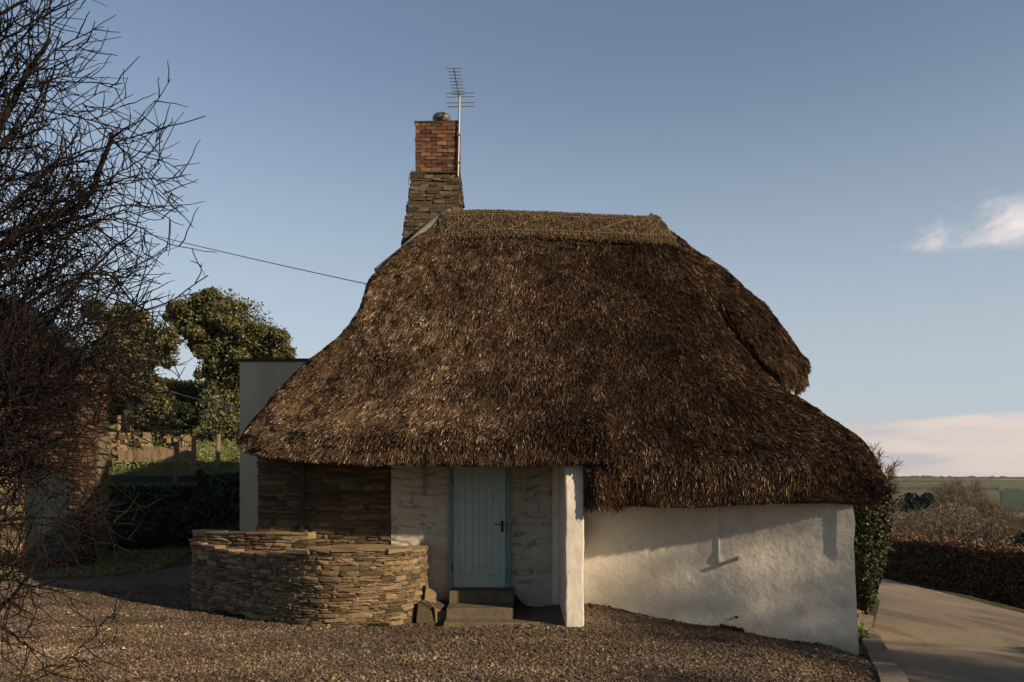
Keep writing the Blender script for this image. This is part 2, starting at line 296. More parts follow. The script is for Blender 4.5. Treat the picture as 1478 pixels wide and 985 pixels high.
# ------------------------------------------------------------ ground
def axis(a0, a1, st, lo, hi, g=1.13):
    c = list(np.arange(a0, a1+1e-6, st)); s = st
    while c[-1] < hi: s *= g; c.append(c[-1]+s)
    s = st
    while c[0] > lo: s *= g; c.insert(0, c[0]-s)
    return np.array(c)
def ground():
    xs = axis(-16, 20, .3, -2600, 2600); ys = axis(0, 46, .3, -150, 2600, 1.09)
    X, Y = np.meshgrid(xs, ys, indexing='ij'); g = MB(); g.grid(np.stack([X, Y, T(X, Y)-.012], -1))
    o = g.build('ground', D['ground'], smooth=True); tag(o, 'rough earth and grass ground of the valley', None, None, 'structure')
    # gravel yard
    def yedge(X): return np.interp(X, [-14, -9, -7.2, -5, 0], [16.2, 17.6, 19.5, 21.2, 21])
    xs = np.arange(-14, 7.4, .1); ys = np.arange(1, 21.6, .1); X, Y = np.meshgrid(xs, ys, indexing='ij')
    xr = np.interp(Y, [0, 7.5, 10.9, 16.3, 20], [1.5, 3.6, 4.98, 7.0, 8])
    mask = ((Y < yedge(X)+.2*fbm(np.stack([X*2, Y*0, X*0], -1), 3)) & (X < xr) & ~((X > 4) & (Y > 14.6)))[:-1, :-1]
    g = MB(); g.grid(np.stack([X, Y, T(X, Y)+.006+.014*fbm(np.stack([X*3, Y*3, X*0], -1), 3)], -1), mask=mask)
    tag(g.build('gravel_yard', D['gravelg'], smooth=True), None, None, None, 'structure')
    # loose stones of the gravel
    n = 150000
    Y = 8.2+rng.random(n)**1.25*8.5; px = rng.uniform(-30, 1330, n); X = (px-CX)*Y/F
    xr = np.interp(Y, [0, 7.5, 10.9, 16.3, 20], [1.5, 3.6, 4.98, 7.0, 8])
    inh = ((Y > 13.55) & (X > -4.35)) | ((X > 1) & (Y > 13.3-.25*(X-1.2)-.02))
    inh |= (X > -1.0) & (X < 1.1) & (Y > 12.36)
    k = (X < xr+.05) & ~inh & (rng.random(n) < np.clip(.75+1.5*fbm(np.stack([X*1.1, Y*2.2, X*0], -1), 4, 7), .25, 1)); X, Y = X[k], Y[k]; n = len(X)
    base = np.array([(1, 0, 0), (-1, 0, 0), (0, 1, 0), (0, -1, 0), (0, 0, 1), (0, 0, -1)], float)
    Fc = np.array([(0, 2, 4), (2, 1, 4), (1, 3, 4), (3, 0, 4), (2, 0, 5), (1, 2, 5), (3, 1, 5), (0, 3, 5)])
    s = rng.gamma(3.2, .0036, n)[:, None, None]+.004
    V = base[None]*s*rng.uniform(.6, 1.3, (n, 6, 1))*np.array((1, 1, .75)); a = rng.uniform(0, 6.28, n); c_, s_ = np.cos(a)[:, None], np.sin(a)[:, None]
    V = np.stack([V[..., 0]*c_-V[..., 1]*s_, V[..., 0]*s_+V[..., 1]*c_, V[..., 2]+V[..., 0]*rng.normal(0, .4, (n, 1))], -1)
    zz = T(X, Y)+.006+.014*fbm(np.stack([X*3, Y*3, X*0], -1), 3)
    V += np.stack([X, Y, zz+.004], -1)[:, None]
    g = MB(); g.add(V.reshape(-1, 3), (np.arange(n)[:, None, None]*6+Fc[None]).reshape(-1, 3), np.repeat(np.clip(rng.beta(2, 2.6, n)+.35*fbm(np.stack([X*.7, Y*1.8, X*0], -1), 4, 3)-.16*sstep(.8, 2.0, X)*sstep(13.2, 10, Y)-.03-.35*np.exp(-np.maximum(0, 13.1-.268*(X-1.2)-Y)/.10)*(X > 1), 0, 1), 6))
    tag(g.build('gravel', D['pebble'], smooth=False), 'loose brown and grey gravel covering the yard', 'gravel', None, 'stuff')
    # lawn on the rise behind
    xs = np.arange(-20, -2, .25); ys = np.arange(22.6, 45, .25); X, Y = np.meshgrid(xs, ys, indexing='ij')
    g = MB(); g.grid(np.stack([X, Y, T(X, Y)+.01], -1)); tag(g.build('lawn', D['lawn'], smooth=True), None, None, None, 'structure')
    # road, kerb
    ys = np.concatenate([np.arange(-12, 46, .25)]); L = np.interp(ys, [-12, 0, 7.5, 10.9, 16.3, 22, 30, 46], [.4, 1.1, 3.86, 5.22, 7.28, 10.1, 12.2, 11]); R = np.interp(ys, [-12, 0, 10, 15, 19, 24, 29, 36, 46], [10, 10.6, 11, 11.7, 12.4, 13.0, 13.6, 15, 17])+.25
    u = np.linspace(0, 1, 28)[:, None]; X = L*(1-u)+R*u; Y = ys[None]+0*u
    g = MB(); g.grid(np.stack([X, Y, T(X, Y)+.03-.05*(np.abs(u-.5)*2)**4], -1)); tag(g.build('road', D['road'], smooth=True), None, None, None, 'structure')
    g = MB()
    y = 7.0
    while y < 17.5:
        l = random.uniform(.38, .62); yc = y+l/2; x = np.interp(yc, [0, 7.5, 10.9, 16.3, 22], [1.03, 3.76, 5.13, 7.18, 10]); a = math.atan2(2.05, 5.4)
        g.box((x, yc, float(T(x, yc))-.03), (.155, l/2-.008, .10), -a, jit=.004, tilt=(0, .0)); y += l*.93
    tag(g.build('kerb', D['kerb']), None, None, None, 'structure')
ground()

# ------------------------------------------------------------ far fields (sheets that follow the hillside)
def far():
    def sheet(name, x0, x1, y0, y1, mat, lift=.6, ang=True):
        ys = np.linspace(y0, y1, 24); u = np.linspace(0, 1, 24)[:, None]
        X = (x0*(1-u)+x1*u)*ys[None]; Y = ys[None]+0*u; g = MB(); g.grid(np.stack([X, Y, T(X, Y)+lift], -1))
        return tag(g.build(name, mat, smooth=True), None, None, None, 'structure')
    sheet('field', .43, .575, 880, 1180, D['fgreen']); sheet('field', .578, .85, 860, 1300, D['fgreen']); sheet('field', .30, .60, 1205, 1480, D['fbrown'])
    sheet('field', .602, .9, 1330, 1480, D['ftan']); sheet('field', .615, .9, 520, 850, D['fdark']); sheet('field', .42, .61, 520, 860, D['fbrown'])
    sheet('field', .42, .9, 400, 512, D['ftan'])
    def line(x0, y0, x1, y1, h=4):
        n = int(max(20, math.hypot(x1*y1-x0*y0, y1-y0)/5)); g = MB(); t = np.linspace(0, 1, n); Y = y0+(y1-y0)*t; X = (x0+(x1-x0)*t)*Y
        hh = h*(.7+.7*rng.random(n)); p = np.stack([X, Y, T(X, Y)+hh*.35], -1); g.tube(p, hh*.6, 6)
        o = g.build('hedgerow', D['hline'])
        return o
    labs = ['dark hedgerow along the top of the green pasture far off', 'hedgerow line running up between two far pastures', 'dark hedgerow above the blue green crop field', 'hedgerow at the foot of the blue green crop field', 'hedgerow on the skyline of the far hill', 'short hedgerow between the far brown fields']
    for lab, a in zip(labs, [(.43, 1192, .9, 1315, 3.2), (.572, 870, .60, 1200, 3.5), (.61, 855, .9, 855, 3), (.55, 514, .9, 514, 2.4), (.35, 1495, .9, 1495, 4.5), (.42, 870, .61, 868, 4)]):
        tag(line(*a), lab, 'hedgerow')
far()

# ------------------------------------------------------------ the air: thin even haze over the valley
def haze():
    b = MB(); b.box((0, 1180, 15), (2750, 1500, 50)); m = bpy.data.materials.new('haze'); m.use_nodes = True; n = m.node_tree.nodes; n.clear()
    o = n.new('ShaderNodeOutputMaterial'); v = n.new('ShaderNodeVolumePrincipled'); v.inputs['Color'].default_value = (.86, .9, .96, 1); v.inputs['Density'].default_value = .00010; v.inputs['Anisotropy'].default_value = 0
    m.node_tree.links.new(v.outputs[0], o.inputs['Volume']); tag(b.build('haze', m), 'thin pale winter haze fading the far hills', 'haze', None, 'stuff')
haze()

# ------------------------------------------------------------ leaves and trees
def unit(n): v = rng.normal(size=(n, 3)); return v/np.linalg.norm(v, axis=1)[:, None]
def leaves(mb, C, size, flat=0, asp=.55):
    n = len(C); A = unit(n); B = np.cross(A, unit(n)); B /= np.linalg.norm(B, axis=1)[:, None]+1e-9
    s = size*rng.uniform(.6, 1.4, n)[:, None]; mb.quads(C, A*s, B*s*asp, np.clip(rng.beta(2, 2, n), 0, 1))
def blob_points(blobs, n, shell=.55):    # points in lumps, denser at the lumps' skins
    w = np.array([b[3]*b[4]*b[5] for b in blobs])**.75; w /= w.sum(); k = rng.choice(len(blobs), n, p=w); b = np.array(blobs)[k]
    r = rng.uniform(shell, 1.0, n)**.7; r *= 1+.22*(vnoise(unit(n)*2+k[:, None]*3.1)-.3)
    return b[:, :3]+unit(n)*r[:, None]*b[:, 3:6]
def limb(mb, a, b, r0, r1, wob=.12, k=6, n=7):
    a, b = np.asarray(a, float), np.asarray(b, float); t = np.linspace(0, 1, n)[:, None]; L = np.linalg.norm(b-a)
    p = a*(1-t)+b*t+rng.normal(0, wob*L*.25, (n, 3))*np.sin(t*math.pi); mb.tube(p, r0+(r1-r0)*t[:, 0], k); return p
def leafy_tree(name, base, blobs, n, size, mat, label, cat='tree', trunk_r=.2, group=None, sub=5, limbs=True):
    e = empty(name, base, label, cat, group); t = MB(); base = np.asarray(base, float)
    if limbs:
        top = np.mean([b[:3] for b in blobs], axis=0); fork = base*.5+top*.5; limb(t, base, fork, trunk_r, trunk_r*.7)
        for b in blobs: limb(t, fork, np.array(b[:3]), trunk_r*.55, trunk_r*.15); 
        t.build('trunk', D['bark'], e, True)
    big = []
    for b in blobs:                      # break every lump into uneven smaller clumps
        for _ in range(sub):
            d = unit(1)[0]*rng.uniform(.35, 1.08); s = rng.uniform(.18, .42)
            big.append((b[0]+d[0]*b[3], b[1]+d[1]*b[4], b[2]+d[2]*b[5], b[3]*s, b[4]*s, b[5]*s))
    c = MB(); leaves(c, np.concatenate([blob_points(big, int(n*.8), .3), blob_points(blobs, int(n*.2), .2)]), size)
    c.build('crown', mat, e); return e
def bb(px, py, Y, rx, ry, rz=None):      # lump given by its middle and radii (metres)
    p = P(px, py, Y); return (*p, rx, rz or rx, ry)
def back_trees():
    s = 33/F
    Y = 33; base = P(318, 600, Y); base[2] = float(T(base[0], Y))
    bl = [bb(298, 455, Y, 1.35, 1.0), bb(345, 465, Y, 1.3, .95), bb(385, 492, Y, 1.0, .8), bb(270, 470, Y, .8, .85), bb(330, 520, Y, 1.2, 1.1), bb(395, 525, Y+.5, .8, .7), bb(365, 545, Y, .9, .8), bb(335, 575, Y, .7, .8), bb(320, 440, Y, 1.0, .7), bb(362, 500, Y, 1.2, .9), bb(310, 490, Y, 1.2, .8), bb(405, 508, Y, .7, .5), bb(258, 455, Y, .5, .6), bb(300, 540, Y, .6, .8)]
    leafy_tree('evergreen_tree', base, bl, 70000, .05, D['evergreen'], 'large windswept evergreen tree with a dark trunk rising behind the grey extension', 'tree', .26, sub=7)
    Y = 31; base = P(178, 600, Y); base[2] = float(T(base[0], Y))
    bl = [bb(165, 475, Y, 1.2, 1.0), bb(205, 500, Y, 1.1, 1.0), bb(235, 515, Y, .6, .5), bb(150, 530, Y, 1.3, 1.2), bb(195, 550, Y, .9, .8), bb(185, 515, Y, 1.2, .9), bb(215, 475, Y, .8, .6), bb(245, 500, Y, .5, .35)]
    leafy_tree('evergreen_tree', base, bl, 45000, .05, D['evergreen'], 'evergreen tree seen through the bare branches, left of the windswept one', 'tree', .22, sub=7)
    Y = 29; 
    for px, py, rx, rz, mt, n, lab in [(312, 600, .65, 1.05, 'shrubg', 6000, 'tall grey green conical shrub below the windswept tree'), (340, 622, .45, .5, 'evergreen', 2500, 'low dark shrub beside the corner of the grey extension'),
                            (232, 585, .55, .6, 'evergreen', 4000, 'young leafy garden tree on a thin trunk on the rise'), (265, 597, .6, .45, 'bankleaf', 4000, 'dark rounded shrub between the young tree and the conical shrub'), (205, 600, .55, .4, 'ivy', 3500, 'low shrub left of the young garden tree')]:
        c = P(px, py, Y); g = float(T(c[0], Y)); leafy_tree('garden_shrub', (c[0], Y, g), [(c[0], Y, c[2], rx, rx, rz), (c[0]+.1, Y, max(g+.3, c[2]-rz*.8), rx*.9, rx, rz*.5)], n, .05, D[mt], lab, 'shrub', .05)
    c = MB(); pts = []
    X = rng.uniform(-22, -8, 26000); Yy = 36+rng.random(26000)*3; h = 1.7+.5*fbm(np.stack([X*.4, Yy*0, X*0], -1), 3); Z = T(X, Yy)+rng.random(26000)**.6*h
    leaves(c, np.stack([X, Yy, Z], -1), .09); tag(c.build('hedge', D['evergreen']), 'mixed evergreen hedge along the skyline behind the garden trees', 'hedge')
back_trees()

# ------------------------------------------------------------ the cottage
def catmull(A, n, axis=0):
    A = np.moveaxis(np.asarray(A, float), axis, 0); k = len(A); t = np.linspace(0, k-1, n); i = np.clip(t.astype(int), 0, k-2); f = (t-i).reshape((-1,)+(1,)*(A.ndim-1))
    p1, p2 = A[i], A[i+1]; p0 = np.where((i > 0).reshape(f.shape), A[np.maximum(i-1, 0)], 2*p1-p2); p3 = np.where((i < k-2).reshape(f.shape), A[np.minimum(i+2, k-1)], 2*p2-p1)
    r = .5*((2*p1)+(-p0+p2)*f+(2*p0-5*p1+4*p2-p3)*f*f+(-p0+3*p1-3*p2+p3)*f**3); return np.moveaxis(r, 0, axis)
def W_(*pts): return np.array(pts, float)
def C_(*pts): return np.array([P(*p) for p in pts])
cot = empty('thatched_cottage', (0, 14, 0), 'white walled cottage with a sweeping brown thatched roof and pale blue door', 'cottage')
def roof():
    cols = [
     W_((2.8, 16.6, 7.45), (3.0, 17.3, 6.6), (3.1, 18, 5.6), (3.2, 18.7, 4.6), (3.2, 19.4, 3.6), (3.2, 20, 2.7)),
     W_((0, 16.6, 7.6), (0, 17.3, 6.6), (0, 18, 5.6), (0, 18.7, 4.6), (0, 19.4, 3.6), (0, 20, 2.7)),
     W_((-1.1, 16.6, 7.6), (-1.7, 17.2, 6.6), (-2.3, 17.8, 5.6), (-2.9, 18.4, 4.6), (-3.5, 19, 3.6), (-4.0, 19.5, 2.7)),
     W_((-1.24, 16.4, 7.62), (-1.95, 16.7, 6.9), (-2.6, 16.9, 6.05), (-3.2, 17.1, 5.0), (-4.0, 17.2, 3.8), (-4.75, 17.2, 2.75)),
     C_((650, 309, 16), (588, 354, 15.6), (541, 399, 15.4), (507, 466, 15.0), (430, 541, 14.8), (346, 636, 14.5)),
     C_((655, 309, 16), (600, 365, 15.3), (556, 425, 14.9), (512, 500, 14.4), (440, 580, 13.9), (362, 655, 13.4)),
     C_((665, 309, 16), (625, 372, 15.2), (590, 440, 14.6), (550, 510, 13.9), (495, 592, 13.2), (425, 663, 12.6)),
     C_((690, 310, 16), (665, 375, 15.15), (638, 445, 14.4), (605, 518, 13.6), (562, 600, 12.8), (510, 667, 12.2)),
     C_((725, 311, 16), (710, 375, 15.1), (692, 445, 14.3), (670, 520, 13.45), (642, 600, 12.65), (612, 668, 12.05)),
     C_((770, 312, 16), (765, 375, 15.1), (758, 445, 14.25), (748, 520, 13.35), (738, 600, 12.55), (728, 669, 11.95)),
     C_((815, 314, 16), (816, 380, 15.1), (819, 450, 14.2), (825, 525, 13.3), (832, 600, 12.5), (838, 668, 11.9)),
     C_((835, 314, 16), (840, 380, 15.1), (847, 452, 14.2), (856, 530, 13.25), (864, 605, 12.42), (880, 670, 11.86)),
     C_((845, 315, 16), (855, 381, 15.1), (865, 455, 14.2), (876, 532, 13.28), (884, 630, 12.4), (886, 722, 11.98)),
     C_((858, 315, 16), (871, 382, 15.1), (885, 457, 14.2), (900, 537, 13.3), (915, 635, 12.4), (925, 727, 11.92)),
     C_((880, 316, 16), (900, 385, 15.1), (922, 460, 14.2), (948, 545, 13.3), (978, 640, 12.4), (1000, 729, 11.85)),
     C_((905, 316, 16), (932, 388, 15.1), (962, 465, 14.2), (998, 550, 13.3), (1040, 642, 12.4), (1078, 727, 11.78)),
     C_((925, 316, 16), (958, 390, 15.1), (998, 468, 14.25), (1045, 552, 13.35), (1102, 640, 12.45), (1152, 723, 11.72)),
     C_((938, 316, 16), (976, 394, 15.15), (1022, 474, 14.4), (1078, 556, 13.6), (1150, 635, 12.75), (1222, 722, 11.75)),
     C_((945, 316, 16), (990, 394, 15.35), (1034, 470, 14.85), (1100, 556, 14.3), (1192, 626, 13.4), (1268, 726, 12.1)),
     C_((945, 317, 16.1), (1003, 392, 15.65), (1048, 472, 15.2), (1118, 553, 14.85), (1215, 620, 14.1), (1287, 708, 12.9)),
     W_((2.9, 16.4, 7.4), (3.75, 16.1, 6.35), (4.3, 15.9, 5.0), (5.3, 15.6, 3.9), (6.4, 15.2, 3.0), (6.85, 14.6, 2.05)),
     W_((2.9, 16.6, 7.3), (3.5, 16.6, 6.0), (4.2, 16.6, 4.8), (5.2, 16.4, 3.6), (6.1, 16.2, 2.8), (6.7, 15.8, 2.0))]
    G = catmull(np.stack(cols), 330, 0); G = catmull(G, 110, 1)
    hip = [
     C_((925, 322, 16.0), (960, 380, 15.8), (1005, 440, 15.7), (1040, 495, 15.7), (1075, 530, 15.7), (1100, 552, 15.7)),
     C_((938, 319, 16.0), (982, 368, 15.8), (1034, 430, 15.55), (1078, 490, 15.3), (1108, 530, 15.2), (1132, 557, 15.2)),
     C_((943, 318, 16.1), (986, 358, 15.95), (1044, 408, 15.75), (1102, 470, 15.6), (1136, 520, 15.5), (1158, 556, 15.5)),
     C_((945, 316, 16.2), (988, 350, 16.2), (1050, 397, 16.2), (1112, 456, 16.2), (1150, 512, 16.2), (1165, 552, 16.2)),
     W_((2.7, 16.6, 7.5), (3.4, 17.0, 6.9), (4.2, 17.6, 6.2), (5.0, 18.0, 5.4), (5.5, 18.3, 4.7), (5.9, 18.5, 4.0)),
     W_((2.6, 16.8, 7.4), (2.8, 17.5, 6.7), (3.0, 18.3, 5.9), (3.2, 19.0, 5.0), (3.3, 19.6, 4.4), (3.4, 20.0, 3.9))]
    H = catmull(catmull(np.stack(hip), 110, 0), 80, 1)
    mb = MB()
    def lip(G, th=.30):                  # turn the eave inwards under the thatch
        a = G[:, -1]; d = G[:, -1]-G[:, -6]; d /= np.linalg.norm(d, axis=1)[:, None]+1e-9
        cen = np.array((.6, 16.3, 0)); inn = cen-a; inn[:, 2] = 0; inn /= np.linalg.norm(inn, axis=1)[:, None]
        r1 = a+inn*.05+np.array((0, 0, -.035)); r2 = a+inn*.18+np.array((0, 0, -.045)); r3 = a+inn*.55+np.array((0, 0, .06)); r4 = a+inn*1.5+np.array((0, 0, .5))
        return np.stack([a, r1, r2, r3, r4], 1)
    def nrm(G):
        du = np.gradient(G, axis=0); dv = np.gradient(G, axis=1); n = np.cross(dv, du); return n/(np.linalg.norm(n, axis=2)[..., None]+1e-9), dv/(np.linalg.norm(dv, axis=2)[..., None]+1e-9)
    K = catmull(catmull(np.stack([C_((846, 640, 12.35), (846, 680, 12.12), (847, 726, 12.10)), C_((868, 640, 12.25), (868, 680, 12.02), (869, 727, 11.98)), C_((900, 640, 12.4), (900, 680, 12.1), (902, 727, 12.0))]), 40, 0), 40, 1)
    out = []
    for gi, Gr in enumerate((G, H, K)):
        n, dv = nrm(Gr)
        if n[len(n)//2, Gr.shape[1]//2, 2] < 0: n = -n
        Gd = Gr+n*(.05*fbm(Gr*1.1, 3, 3)+.022*fbm(Gr*5, 3, 4))[..., None]
        if gi < 2:                       # the cut eave rolls inwards at the bottom
            tt = np.linspace(0, 1, Gr.shape[1])[None, :, None]; cen = np.array((.6, 16.3, 0)); inn = cen-Gd; inn[..., 2] = 0; inn /= np.linalg.norm(inn, axis=2)[..., None]
            k_ = np.arange(len(Gd)); sd = (np.clip((k_-75)/40, .3, 1)*np.clip((318-k_)/45, .25, 1))[:, None, None] if gi == 0 else .35; Gd = Gd+inn*sd*(-.20*np.exp(-((tt-.86)/.075)**2)+.10*np.clip((tt-.90)/.10, 0, 1)**1.5)
            dd = np.gradient(Gd, axis=1); dv = dd/(np.linalg.norm(dd, axis=2)[..., None]+1e-9); n2 = np.cross(dv, np.gradient(Gd, axis=0)); n2 /= np.linalg.norm(n2, axis=2)[..., None]+1e-9; n = n2*np.sign((n2*n).sum(-1))[..., None]
        mb.grid(Gd, .12); lp = lip(Gd); mb.grid(lp, .05)
        out.append((Gd, n, dv, lp))
    # the straw itself: short reed ends lying down the slope
    def straw(Gd, n, dv, N, tmin=0, tmax=1, len_=(.07, .19), lift=(.002, .021)):
        a, b = Gd.shape[:2]; cell = np.linalg.norm(np.cross(Gd[1:, :-1]-Gd[:-1, :-1], Gd[:-1, 1:]-Gd[:-1, :-1]), axis=2)
        w = cell.copy(); t = np.linspace(0, 1, b-1); w[:, (t < tmin) | (t > tmax)] = 0; w = w.ravel()/w.sum()
        k = rng.choice(len(w), N, p=w); i, j = k//(b-1), k % (b-1); u = rng.random(N)[:, None]; v = rng.random(N)[:, None]
        c = Gd[i, j]*(1-u)*(1-v)+Gd[i+1, j]*u*(1-v)+Gd[i, j+1]*(1-u)*v+Gd[i+1, j+1]*u*v
        nn, d = n[i, j], dv[i, j]; s = np.cross(nn, d); an = rng.normal(0, .24, N)[:, None]
        d = d*np.cos(an)+s*np.sin(an); s = np.cross(nn, d); L = rng.uniform(*len_, N)[:, None]; wd = rng.uniform(.0026, .0058, N)[:, None]
        base = c+nn*.002; li = rng.uniform(*lift, N)[:, None]; tip = c+d*L+nn*li
        r = np.clip(rng.beta(1.2, 2.0, N)*1.0+.02+.30*fbm(c*1.6, 3, 9)+.26*fbm(c*np.array((9, 9, 2.5)), 2, 8), 0, 1)
        sw = s*wd+nn*rng.normal(0, .004, (N, 1)); V = np.stack([base-sw, base+sw, tip+sw*.8, tip-sw*.8], 1)
        mb.add(V.reshape(-1, 3), np.arange(4*N).reshape(N, 4), np.repeat(r, 4))
    front = slice(60, 322)
    g, n, dv, lp = out[0]; straw(g[front], n[front], dv[front], 350000, 0, .965); straw(g[:60], n[:60], dv[:60], 8000)
    straw(g[front], n[front], dv[front], 26000, .95, 1, (.03, .07), (-.03, .012))
    g, n, dv, lp = out[1]; straw(g, n, dv, 30000); straw(g, n, dv, 3000, .95, 1, (.05, .1))
    g, n, dv, lp = out[2]; straw(g, n, dv, 3500); straw(g, n, dv, 600, .9, 1, (.05, .1))
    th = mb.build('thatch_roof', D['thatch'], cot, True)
    # block cut ridge with its hazel rods
    r = MB(); us = np.linspace(643, 952, 110)
    f0 = catmull(C_((640, 311, 16), (690, 308, 16), (770, 310, 16), (860, 314, 16), (930, 317, 16), (948, 316, 16)), 110)
    low = catmull(C_((632, 350, 15.62), (690, 343, 15.55), (770, 343, 15.55), (860, 346, 15.55), (930, 349, 15.57), (974, 351, 15.75)), 110)
    nn = np.array((0, -.80, .60)); prof = []
    for k, (t, o) in enumerate([(1, -.03), (1, .07), (.8, .085), (.5, .09), (.2, .09), (0, .07)]): prof.append(f0*(1-t)+low*t+nn*o)
    prof.append(f0+np.array((0, .15, .08))); prof.append(f0+np.array((0, .45, -.10))); prof.append(f0+np.array((0, .9, -.75)))
    G = np.stack(prof, 1); G = catmull(G, 40, 1); G = G+(.018*fbm(G*6, 3))[..., None]*nn
    G[:, 0] = low+nn*-.03
    r.grid(G, .4)
    for e in (0, -1): r.add(G[e], [list(range(40))], .3)
    N = 16000; i = rng.integers(0, 109, N); j = rng.integers(2, 30, N); c = G[i, j]+rng.uniform(-.02, .02, (N, 3))
    d = low[i]-f0[i]; d /= np.linalg.norm(d, axis=1)[:, None]; s = np.array((1., 0, 0)); an = rng.normal(0, .2, N)[:, None]; d = d*np.cos(an)+s*np.sin(an)
    sw = np.cross(nn, d)*rng.uniform(.003, .007, (N, 1)); L = rng.uniform(.05, .12, (N, 1)); tip = c+d*L+nn*rng.uniform(-.0, .018, (N, 1))
    r.add(np.stack([c-sw, c+sw, tip+sw, tip-sw], 1).reshape(-1, 3), np.arange(4*N).reshape(N, 4), np.repeat(rng.random(N), 4))
    rd = r.build('ridge', D['ridge'], th, True)
    h = MB()
    def on(u, t): i = int(u*109); return f0[i]*(1-t)+low[i]*t+nn*.105
    for t in (.22, .88): h.tube([on(u, t) for u in np.linspace(.02, .99, 40)], .008, 5)
    for t in (.12,): h.tube([on(u, t) for u in np.linspace(.0, .99, 30)], .006, 5)
    for k in range(7): u0 = max(0, .04+k*.135+random.uniform(-.03, .02)); h.tube([on(min(.99, u0+q*.125), .25+(.6*q if k % 2 else .6*(1-q))) for q in (0, .5, 1)], .008, 5); h.tube([on(min(.99, u0+q*.125), .25+(.6*(1-q) if k % 2 else .6*q)) for q in (0, .5, 1)], .006, 5)
    h.build('hazel_rods', D['rod'], rd)
    # netting turned up into a little peak at the ridge's end
    k = MB(); p = P(940, 309, 16.1); k.tube([P(932, 316, 16), p, P(950, 322, 15.9), P(975, 350, 15.7)], [.03, .035, .03, .012], 6); k.build('ridge_peak', D['lead'], rd)
    # flashing roll between chimney and thatch
    l = MB(); l.tube(catmull(C_((650, 304, 16.05), (632, 316, 15.95), (610, 334, 15.85), (586, 357, 15.72), (562, 378, 15.62), (545, 393, 15.5)), 24), np.linspace(.05, .09, 24), 8); l.build('flashing', D['lead'], th, True)
roof()

def coursed(mb, path, z0, z1, ch=(.05, .12), sw=(.14, .40), proud=(.0, .035), gap=.006, seed=0, back=.10, corner=.3, uneven=.02):
    """lay stones in courses; path(s)->(xy, normal); z0,z1 functions of s (metres along)"""
    R = random.Random(seed); L = path.L; zmin = min(z0(s) for s in np.linspace(0, L, 20)); zmax = max(z1(s) for s in np.linspace(0, L, 20)); z = zmin-.05
    while z < zmax:
        h = R.uniform(*ch); s = -R.uniform(0, .15)
        while s < L:
            w = R.uniform(*sw)*(1 if R.random() < .7 else .6); a, b = max(s, 0), min(s+w, L); s += w
            if b-a < .03: continue
            mid = (a+b)/2; t0, t1 = z+uneven*math.sin(mid*2.1+z*5), z+h+uneven*math.sin(mid*2.1+(z+h)*5); t1 = min(t1, z1(mid)); 
            if t1-t0 < .02 or t1 < z0(mid)-.02: continue
            splits = [(t0, t1)]
            if t1-t0 > .055 and R.random() < .35: m_ = t0+(t1-t0)*R.uniform(.35, .65); splits = [(t0, m_), (m_, t1)]
            for (u0, u1) in splits:
                pr = R.uniform(*proud); g = gap/2; nu = max(4, min(9, int((b-a)/.05)+2)); nv = 5
                tl = R.gauss(0, .012); rr = R.random(); q = np.zeros((nu+2, nv+2, 3)); ph = R.random()*50
                fu = np.concatenate([[0], np.linspace(0, 1, nu)**1.0, [1]]); fv = np.concatenate([[0], np.linspace(0, 1, nv), [1]])
                for i_, fa in enumerate(fu):
                    cut = R.gauss(0, .004)
                    for j_, fb in enumerate(fv):
                        rim = i_ in (0, nu+1) or j_ in (0, nv+1); e_ = min(fa, 1-fa)*(b-a); f_ = min(fb, 1-fb)*(u1-u0); rd_ = min(1, e_/.016)*min(1, f_/.010)
                        dp = -back if rim else pr*(.25+.75*rd_)-.006*(1-rd_)+R.gauss(0, .0028)+.012*math.sin(fa*5+ph)*math.cos(fb*3+ph)*rd_
                        ww = max(.0, (b-a)-2*g); cor = .006*(abs(fa-.5)*2)**6*(fb-.5)*2
                        ss_ = a+g+ww*fa; zz_ = u0+g+(u1-u0-2*g)*fb+tl*(fa-.5)-cor+(0 if rim else R.gauss(0, .0015))+.004*math.sin(fa*7+ph)
                        xy, nn = path(ss_); q[i_, j_] = (xy[0]+nn[0]*dp, xy[1]+nn[1]*dp, zz_)
                mb.grid(q, rr)
        z += h
class Path:
    def __init__(s, pts, out=1, smooth=True, n=120):
        p = catmull(np.array(pts, float), n) if smooth else np.array(pts, float); s.p = p; s.d = np.concatenate([[0], np.cumsum(np.linalg.norm(np.diff(p, axis=0), axis=1))]); s.L = s.d[-1]
        t = np.gradient(p, axis=0) if smooth else np.repeat([p[-1]-p[0]], len(p), 0); t /= np.linalg.norm(t, axis=1)[:, None]; s.nm = np.stack([t[:, 1], -t[:, 0]], -1)*out
    def __call__(s, u):
        x = (np.interp(u, s.d, s.p[:, 0]), np.interp(u, s.d, s.p[:, 1])); n = np.array((np.interp(u, s.d, s.nm[:, 0]), np.interp(u, s.d, s.nm[:, 1]))); return x, n/np.linalg.norm(n)

